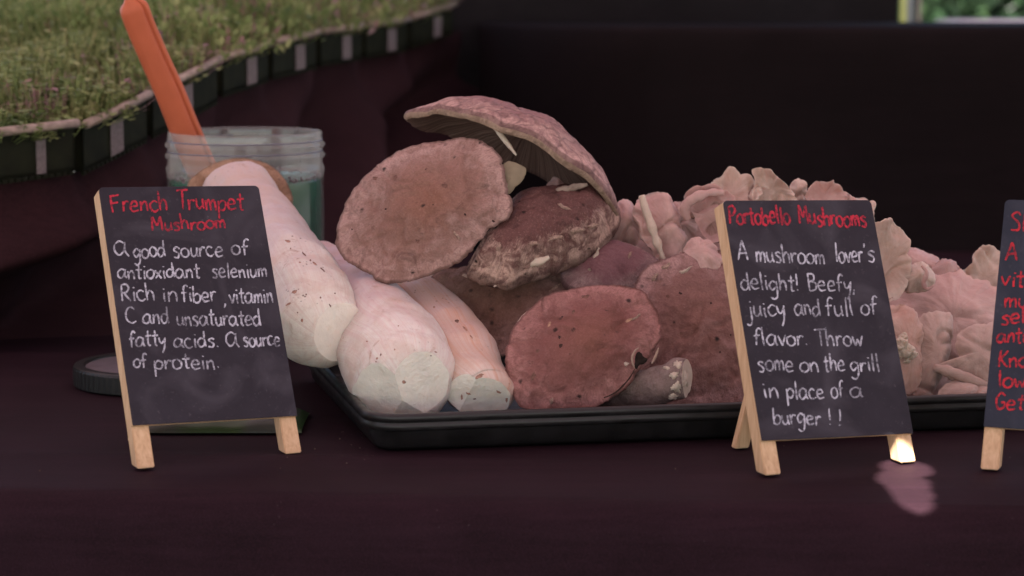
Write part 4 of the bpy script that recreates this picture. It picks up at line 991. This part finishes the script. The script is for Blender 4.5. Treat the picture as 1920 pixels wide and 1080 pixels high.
# scabs, stains and loose shreds lying on the caps and stems
M_SPOT = m_plain('dark_spot', (.045, .025, .022), .85, .15, .4, 300, .3); M_STAIN = m_plain('brown_stain', (.15, .078, .062), .8, .15, .45, 260, .3); M_RUST = m_plain('rust_stain', (.36, .22, .15), .8, .15, .4, 260, .3)
M_PALE = m_cut('pale_scar', (.52, .42, .34), (.30, .19, .13)); M_TANFUZZ = m_plain('tan_fuzz', (.36, .25, .20), .9, .05, .4, 500, .8)
def spots(o, lst):
    ht = surface(o)
    for i_, (nm, x, y, a, b, m, ang) in enumerate(lst): patch(nm, ht, x, y, a*(.62 if nm != 'veil_shred' else .9), b*(.7 if nm != 'veil_shred' else .8), m, o, .0003 if nm != 'veil_shred' else .0016, R(ang), .45, i_*3.1 + x*.01, .004 if nm == 'veil_shred' else 0)
spots(k1, [('dark_spot', 834, 348, 10, 6, M_STAIN, 10), ('dark_spot', 703, 334, 8, 5, M_STAIN, -20), ('dark_spot', 742, 331, 6, 4, M_STAIN, 30), ('dark_spot', 723, 392, 3, 2.5, M_SPOT, 0), ('dark_spot', 872, 402, 4, 2.5, M_SPOT, 40),
  ('veil_shred', 856, 440, 9, 3.5, M_TANFUZZ, 50), ('dark_spot', 783, 452, 7, 5, M_STAIN, 0), ('dark_spot', 925, 415, 5, 3, M_SPOT, 30), ('dark_spot', 660, 430, 2.5, 2, M_SPOT, 0), ('dark_spot', 812, 384, 2.5, 2, M_SPOT, 0)])
spots(k3, [('veil_shred', 1056, 388, 16, 3.5, M_TANFUZZ, 30), ('veil_shred', 935, 462, 5, 10, M_TANFUZZ, 10), ('veil_shred', 1038, 446, 12, 5, M_TANFUZZ, -15), ('veil_shred', 1078, 432, 13, 6, M_TANFUZZ, -20), ('veil_shred', 1000, 456, 10, 5, M_TANFUZZ, -10), ('veil_shred', 1110, 424, 10, 6, M_TANFUZZ, -25), ])
spots(k4, [('veil_shred', 884, 519, 17, 5, M_SHRED, 12), ('veil_shred', 872, 575, 8, 5, M_SHRED, -15), ('dark_spot', 900, 600, 5, 4, M_STAIN, 0), ('veil_shred', 1040, 540, 14, 3, M_TANFUZZ, -30), ('dark_spot', 985, 530, 3, 2, M_SPOT, 0), ('dark_spot', 912, 655, 12, 5, M_SPOT, -20)])
spots(k5, [('veil_shred', 1086, 492, 4, 10, M_PALE, 20), ('veil_shred', 1118, 478, 10, 4, M_PALE, -40), ('veil_shred', 1106, 506, 4, 3, M_PALE, 0), ('veil_shred', 1180, 478, 2, 8, M_TANFUZZ, 20)])
spots(k6, [('dark_spot', 1049, 632, 5, 4.5, M_SPOT, 0), ('dark_spot', 1051, 648, 7, 5, M_SPOT, -50), ('dark_spot', 1054, 594, 3, 2.5, M_SPOT, 0), ('dark_spot', 1008, 658, 7, 4, M_STAIN, -30), ('dark_spot', 1030, 608, 4, 8, M_RUST, 20), ('dark_spot', 1098, 556, 14, 5, M_STAIN, -10), ('dark_spot', 1180, 600, 12, 4, M_RUST, -25), ('veil_shred', 1192, 596, 9, 3, M_TANFUZZ, -25), ('dark_spot', 1000, 706, 6, 14, M_STAIN, 20), ('veil_shred', 1173, 682, 3, 5, M_PALE, 0), ('dark_spot', 1075, 585, 8, 4, M_STAIN, -60), ('veil_shred', 1034, 752, 4, 8, M_TANFUZZ, 0)])
spots(k7, [('dark_spot', 1333, 568, 3.2, 3, M_SPOT, 0), ('dark_spot', 1252, 556, 6, 4, M_STAIN, 0), ('dark_spot', 1276, 550, 6, 3, M_SPOT, 30), ('dark_spot', 1277, 625, 5, 4, M_STAIN, 0), ('veil_shred', 1284, 508, 12, 4, M_PALE, -15), ('dark_spot', 1370, 628, 2.5, 2.5, M_SPOT, 0), ('dark_spot', 1336, 704, 3, 6, M_STAIN, 10), ('veil_shred', 1228, 520, 6, 12, M_TANFUZZ, 25), ('veil_shred', 1248, 500, 10, 5, M_TANFUZZ, -20), ('dark_spot', 1350, 660, 3, 3, M_SPOT, 0)])
M_DIRT = m_plain('dirt', (.17, .10, .08), .9, .1, .5, 300, .3); M_SMUDGE = m_plain('brown_smudge', (.34, .20, .15), .9, .1, .4, 200, .2)
spots(s1, [('dirt_stain', 552, 547, 8, 5, M_SMUDGE, -40), ('dirt_stain', 541, 570, 9, 3, M_SMUDGE, -30), ('dirt_stain', 574, 552, 2.5, 2.5, M_DIRT, 0), ('dirt_stain', 601, 558, 3, 2.5, M_DIRT, 0), ('dirt_stain', 566, 601, 4, 5, M_SMUDGE, 0), ('dirt_stain', 582, 488, 3, 2.5, M_DIRT, 0), ('dirt_stain', 590, 494, 8, 3, M_SMUDGE, 40), ('dirt_stain', 570, 476, 9, 2, M_DIRT, 45), ('dirt_stain', 605, 506, 9, 2.2, M_DIRT, 45), ('dirt_stain', 619, 573, 7, 1.8, M_DIRT, 60), ('dirt_stain', 562, 492, 3, 2, M_SMUDGE, 0), ('dirt_stain', 540, 452, 8, 3, M_SMUDGE, 10), ('dirt_stain', 545, 466, 2, 2, M_DIRT, 0), ('dirt_stain', 628, 550, 3, 2, M_DIRT, 0), ('dirt_stain', 558, 586, 2, 2, M_DIRT, 0)])
spots(s2, [('dirt_stain', 707, 672, 4, 3, M_SMUDGE, -30), ('dirt_stain', 714, 665, 3, 4, M_DIRT, 20), ('dirt_stain', 705, 678, 2, 2, M_DIRT, 0), ('dirt_stain', 757, 716, 6, 5, M_SMUDGE, 20), ('dirt_stain', 817, 660, 4, 1.8, M_SMUDGE, 20), ('dirt_stain', 808, 667, 2, 2, M_DIRT, 0), ('dirt_stain', 747, 611, 2, 2, M_SMUDGE, 0), ('dirt_stain', 740, 655, 2, 2, M_SMUDGE, 0), ('dirt_stain', 688, 640, 3, 2, M_SMUDGE, 0), ('dirt_stain', 652, 532, 3, 2, M_SMUDGE, 0)])
spots(s3, [('dirt_stain', 857, 602, 6, 5, M_DIRT, 10), ('dirt_stain', 872, 616, 10, 2.5, M_SMUDGE, 45), ('dirt_stain', 884, 632, 8, 2, M_SMUDGE, 50), ('dirt_stain', 898, 706, 14, 5, M_SMUDGE, -30), ('dirt_stain', 814, 576, 3, 2.5, M_SMUDGE, 0), ('dirt_stain', 935, 735, 9, 3, M_SMUDGE, 25), ('dirt_stain', 878, 738, 8, 3, M_SMUDGE, 20), ('dirt_stain', 866, 745, 3, 8, M_SMUDGE, 0), ('dirt_stain', 890, 748, 5, 2, M_DIRT, 0), ('dirt_stain', 950, 750, 4, 6, M_SMUDGE, 0)])

# ------------------------------------------------------------------ oyster mushrooms
OG = 'pale oyster mushrooms heaped in the right half of the tray'
MO = [m_oyster('oyster_skin_rose', (.43, .265, .24), (.55, .38, .335), (.38, .21, .15), 0., .3), m_oyster('oyster_skin_cream', (.46, .345, .285), (.58, .46, .39), (.42, .26, .16), 2.4, .4),
      m_oyster('oyster_skin_mauve', (.37, .225, .21), (.48, .325, .29), (.34, .20, .16), 4.6, .3), m_oyster('oyster_skin_orange', (.42, .25, .20), (.51, .35, .29), (.33, .16, .09), 6.1, .6),
      m_oyster('oyster_skin_grey', (.40, .28, .24), (.50, .375, .32), (.33, .22, .175), 8.3, .3)]
MOG = m_gill('oyster_gills', (.30, .18, .15), (.50, .34, .29))
def oy(label, outl, Y, n, dome, m, bend=None, thick=.0042, name='oyster_mushroom', **k):
    e_ = empty(name, P(outl[0][0], outl[0][1], Y)); tag(e_, label, 'mushroom', OG)
    k.setdefault('bumps', .0030); k.setdefault('p', 1.6); k.setdefault('crease', (.0048, 24)); k.setdefault('ragged', .07); k.setdefault('seg', 120); k.setdefault('rings', 22); k.setdefault('frill', (4 + (k['seed'] % 5), .0026))
    cap('cap', outl, Y, n, dome, thick, [MO[m], MOG], e_, bend=bend, bscale=30, **k); return e_
oy('rounded rose oyster bulb right of the umber portobello cap', [(1143, 390), (1160, 376), (1182, 378), (1199, 395), (1204, 430), (1192, 462), (1160, 470), (1138, 450), (1134, 415)], .345, (.1, -.9, .4), .022, 0, seed=1)
oy('tiny pink oyster lobe peeking out below the topmost portobello cap', [(1024, 352), (1032, 337), (1050, 332), (1068, 340), (1080, 352), (1060, 364), (1035, 364)], .37, (0, -.8, .5), .008, 0, seed=2, seg=48, rings=10)
e_ = oy('folded oyster piece with a pale torn edge running down its left side', [(1190, 390), (1206, 366), (1235, 361), (1258, 382), (1264, 405), (1280, 440), (1286, 466), (1268, 486), (1246, 494), (1230, 472), (1212, 442), (1200, 412)], .315, (.35, -.85, .35), .012, 0, lambda a, b, r: .008*math.sin(a*3.2), seed=3)
strip('torn_edge', [(1203, 366, .300), (1210, 392, .298), (1222, 425, .296), (1234, 460, .295), (1246, 492, .295)], .297, 17, M_TORN, e_, seed=31)
oy('shaded oyster lobe in the gap right of the folded piece', [(1245, 388), (1270, 376), (1300, 388), (1308, 430), (1290, 460), (1262, 455), (1250, 420)], .345, (-.1, -.9, .3), .012, 2, seed=4)
e_ = oy('curled oyster cap directly left of the Portobello sign top', [(1276, 395), (1288, 372), (1318, 360), (1350, 358), (1380, 380), (1385, 430), (1355, 462), (1322, 446), (1308, 418), (1300, 402), (1288, 412)], .315, (-.3, -.85, .4), .003, 2, lambda a, b, r: .013*r*r + .004*math.sin(a*3 + b*2), frill=(6, .0042), seed=5)
strip('rolled_lip', [(1290, 412, .300), (1284, 392, .298), (1298, 374, .296), (1330, 362, .297), (1358, 362, .30)], .298, 20, MO[0], e_, seed=33)
oy('oyster lobe lying on top of the heap, left of the upright petal', [(1334, 366), (1340, 346), (1366, 337), (1396, 344), (1422, 358), (1428, 388), (1380, 398), (1345, 385)], .345, (-.1, -.7, .7), .003, 1, lambda a, b, r: .013*r*r + .004*math.sin(a*3 + b*2), frill=(6, .0042), seed=6)
oy('tallest oyster petal standing upright above the Portobello sign', [(1413, 327), (1426, 321), (1448, 326), (1468, 344), (1490, 366), (1494, 396), (1440, 402), (1414, 376), (1420, 346)], .335, (-.25, -.9, .3), .003, 1, lambda a, b, r: .013*r*r + .004*math.sin(a*3 + b*2), frill=(6, .0042), seed=7)
oy('narrow oyster petal just right of the tallest petal', [(1481, 355), (1489, 338), (1502, 335), (1513, 352), (1515, 395), (1485, 398)], .35, (.1, -.9, .3), .008, 1, seed=8, seg=60)
oy('frilly oyster petal above the middle of the Portobello sign top', [(1506, 366), (1526, 344), (1543, 352), (1554, 347), (1562, 361), (1584, 374), (1590, 400), (1512, 402)], .34, (.2, -.85, .4), .003, 0, lambda a, b, r: .013*r*r + .004*math.sin(a*3 + b*2), frill=(6, .0042), seed=9)
oy('small oyster tip above the right corner of the Portobello sign', [(1586, 386), (1604, 371), (1622, 369), (1630, 385), (1625, 402), (1592, 402)], .34, (.1, -.8, .5), .006, 1, seed=10, seg=48, rings=10)
oy('thin oyster tip poking out right of the Portobello sign corner', [(1624, 386), (1634, 376), (1642, 383), (1638, 402), (1641, 425), (1624, 428), (1618, 405)], .33, (.1, -.9, .2), .005, 1, seed=11, seg=48, rings=10)
oy('small oyster lobe resting on the dusky portobello cap', [(1268, 484), (1284, 458), (1305, 447), (1336, 456), (1352, 478), (1346, 502), (1302, 506), (1274, 500)], .255, (0, -.75, .65), .010, 0, lambda a, b, r: .003*math.sin(a*4), seed=12)
oy('large oyster cap mostly hidden behind the left half of the Portobello sign', [(1160, 430), (1220, 400), (1300, 380), (1400, 372), (1500, 385), (1560, 440), (1560, 560), (1450, 600), (1280, 560), (1180, 500)], .385, (0, -.75, .65), .030, 2, frill=(3, .0012), crease=(.0042, 19), p=1.8, seed=13)
oy('large oyster cap mostly hidden behind the right half of the Portobello sign', [(1480, 390), (1560, 372), (1620, 395), (1650, 470), (1690, 560), (1680, 700), (1560, 720), (1470, 600)], .355, (.1, -.8, .6), .030, 4, frill=(3, .0012), crease=(.0042, 19), p=1.8, seed=14)
e_ = oy('folded upright oyster petal touching the right edge of the Portobello sign', [(1626, 424), (1648, 412), (1672, 424), (1682, 444), (1685, 480), (1691, 512), (1686, 545), (1664, 562), (1638, 566), (1624, 500)], .245, (.35, -.88, .2), .003, 1, lambda a, b, r: .013*r*r + .004*math.sin(a*3 + b*2), frill=(6, .0042), seed=15)
oy('flat oyster cap behind the little curled one', [(1672, 475), (1700, 460), (1735, 470), (1768, 488), (1780, 515), (1740, 535), (1685, 525)], .32, (.1, -.65, .75), .010, 0, frill=(3, .0012), crease=(.0042, 19), p=1.8, seed=16)
e_ = oy('small snail-like curled oyster right of the folded upright petal', [(1684, 522), (1704, 500), (1730, 491), (1747, 504), (1752, 526), (1740, 545), (1714, 550), (1694, 546)], .245, (-.1, -.9, .3), .016, 1, seed=17)
strip('rolled_lip', [(1728, 498, .226), (1738, 512, .224), (1732, 530, .224), (1738, 542, .225), (1750, 536, .226)], .226, 9, MO[2], e_, seed=41)
oy('rounded oyster lobe on the skyline right of the curled one', [(1745, 508), (1760, 488), (1780, 483), (1797, 499), (1799, 526), (1770, 540), (1748, 530)], .30, (.1, -.75, .6), .014, 2, seed=18)
oy('ribbed oyster petal on the skyline beside the all-red sign', [(1797, 518), (1815, 503), (1819, 484), (1840, 476), (1872, 479), (1905, 500), (1910, 575), (1840, 580), (1803, 556)], .32, (.1, -.85, .5), .003, 1, lambda a, b, r: .013*r*r + .004*math.sin(a*3 + b*2), frill=(6, .0042), seed=19)
oy('broad creased oyster cap between the two right-hand signs', [(1650, 590), (1675, 553), (1715, 530), (1755, 514), (1800, 513), (1850, 526), (1895, 548), (1915, 640), (1890, 740), (1800, 760), (1700, 745), (1660, 680)], .265, (.05, -.85, .5), .026, 0, lambda a, b, r: .0035*math.sin(a*4 + 2*math.sin(b*3)), frill=(3, .0012), crease=(.0042, 19), p=1.8, seed=20)
e_ = oy('orange-brown oyster cap with torn white flesh, right of the Portobello sign', [(1645, 590), (1668, 572), (1690, 571), (1712, 580), (1729, 602), (1734, 622), (1727, 655), (1730, 700), (1716, 734), (1690, 744), (1655, 744), (1640, 660)], .19, (.25, -.9, .35), .014, 3, frill=(3, .0012), crease=(.0042, 19), p=1.8, seed=21)
for k, (a, b, w_) in enumerate(((1690, 645, 20), (1700, 656, 22), (1710, 663, 16), (1688, 660, 18), (1694, 632, 14), (1702, 674, 12))):
    cap('torn_flesh', [(a + w_*.6*math.cos(x*.7854) * (1 + .3*math.sin(3*x + k)), b + w_*.6*math.sin(x*.7854)) for x in range(8)], .168 + .0012*k, (.1*k - .2, -.9, .4), .004, .004, [M_TORN], e_, bumps=.003, bscale=200, ragged=.12, seed=50 + k, rings=8, seg=40)
oy('greyish oyster lobe between the orange-brown cap and the dark hollow', [(1716, 612), (1742, 583), (1775, 586), (1787, 612), (1785, 650), (1776, 682), (1762, 714), (1745, 745), (1718, 748), (1712, 680)], .205, (.15, -.9, .35), .014, 4, frill=(3, .0012), crease=(.0042, 19), p=1.8, seed=22)
e_ = oy('oyster cap with a rolled finger-like edge left of the all-red sign', [(1792, 640), (1808, 614), (1840, 606), (1900, 608), (1915, 680), (1900, 735), (1850, 730), (1800, 716), (1768, 704), (1752, 690), (1764, 680), (1786, 684), (1798, 668)], .19, (-.1, -.88, .45), .014, 4, frill=(3, .0012), crease=(.0042, 19), p=1.8, seed=23, center=(1835, 668))
strip('rolled_lip', [(1752, 690, .178), (1772, 694, .172), (1800, 704, .170), (1836, 718, .171), (1866, 728, .176)], .172, 22, MO[4], e_, seed=44)
oy('rounded oyster lump at the tray rim left of the all-red sign', [(1756, 750), (1772, 720), (1805, 712), (1850, 724), (1880, 745), (1880, 778), (1756, 778)], .165, (0, -.85, .5), .014, 4, frill=(3, .0012), crease=(.0042, 19), p=1.8, seed=24)

# ------------------------------------------------------------------ crumbs on the cloth
bm = bmesh.new()
for k in range(26):
    px, py = random.choice([(random.uniform(0, 1920), random.uniform(835, 930)), (random.uniform(560, 700), random.uniform(800, 870))])
    d = ray(px, py); q = CAM + d*(-CAMH/d.z)
    if q.y < -.055: continue
    bmesh.ops.create_icosphere(bm, subdivisions=1, radius=random.uniform(.0003, .0007), matrix=Matrix.Translation(q + Vector((0, 0, .0003))))
tag(obj('crumbs', bm, m_plain('crumb', (.11, .08, .07), .9, .1)), 'tiny pale crumbs scattered on the dark cloth', 'crumbs', None, 'stuff')
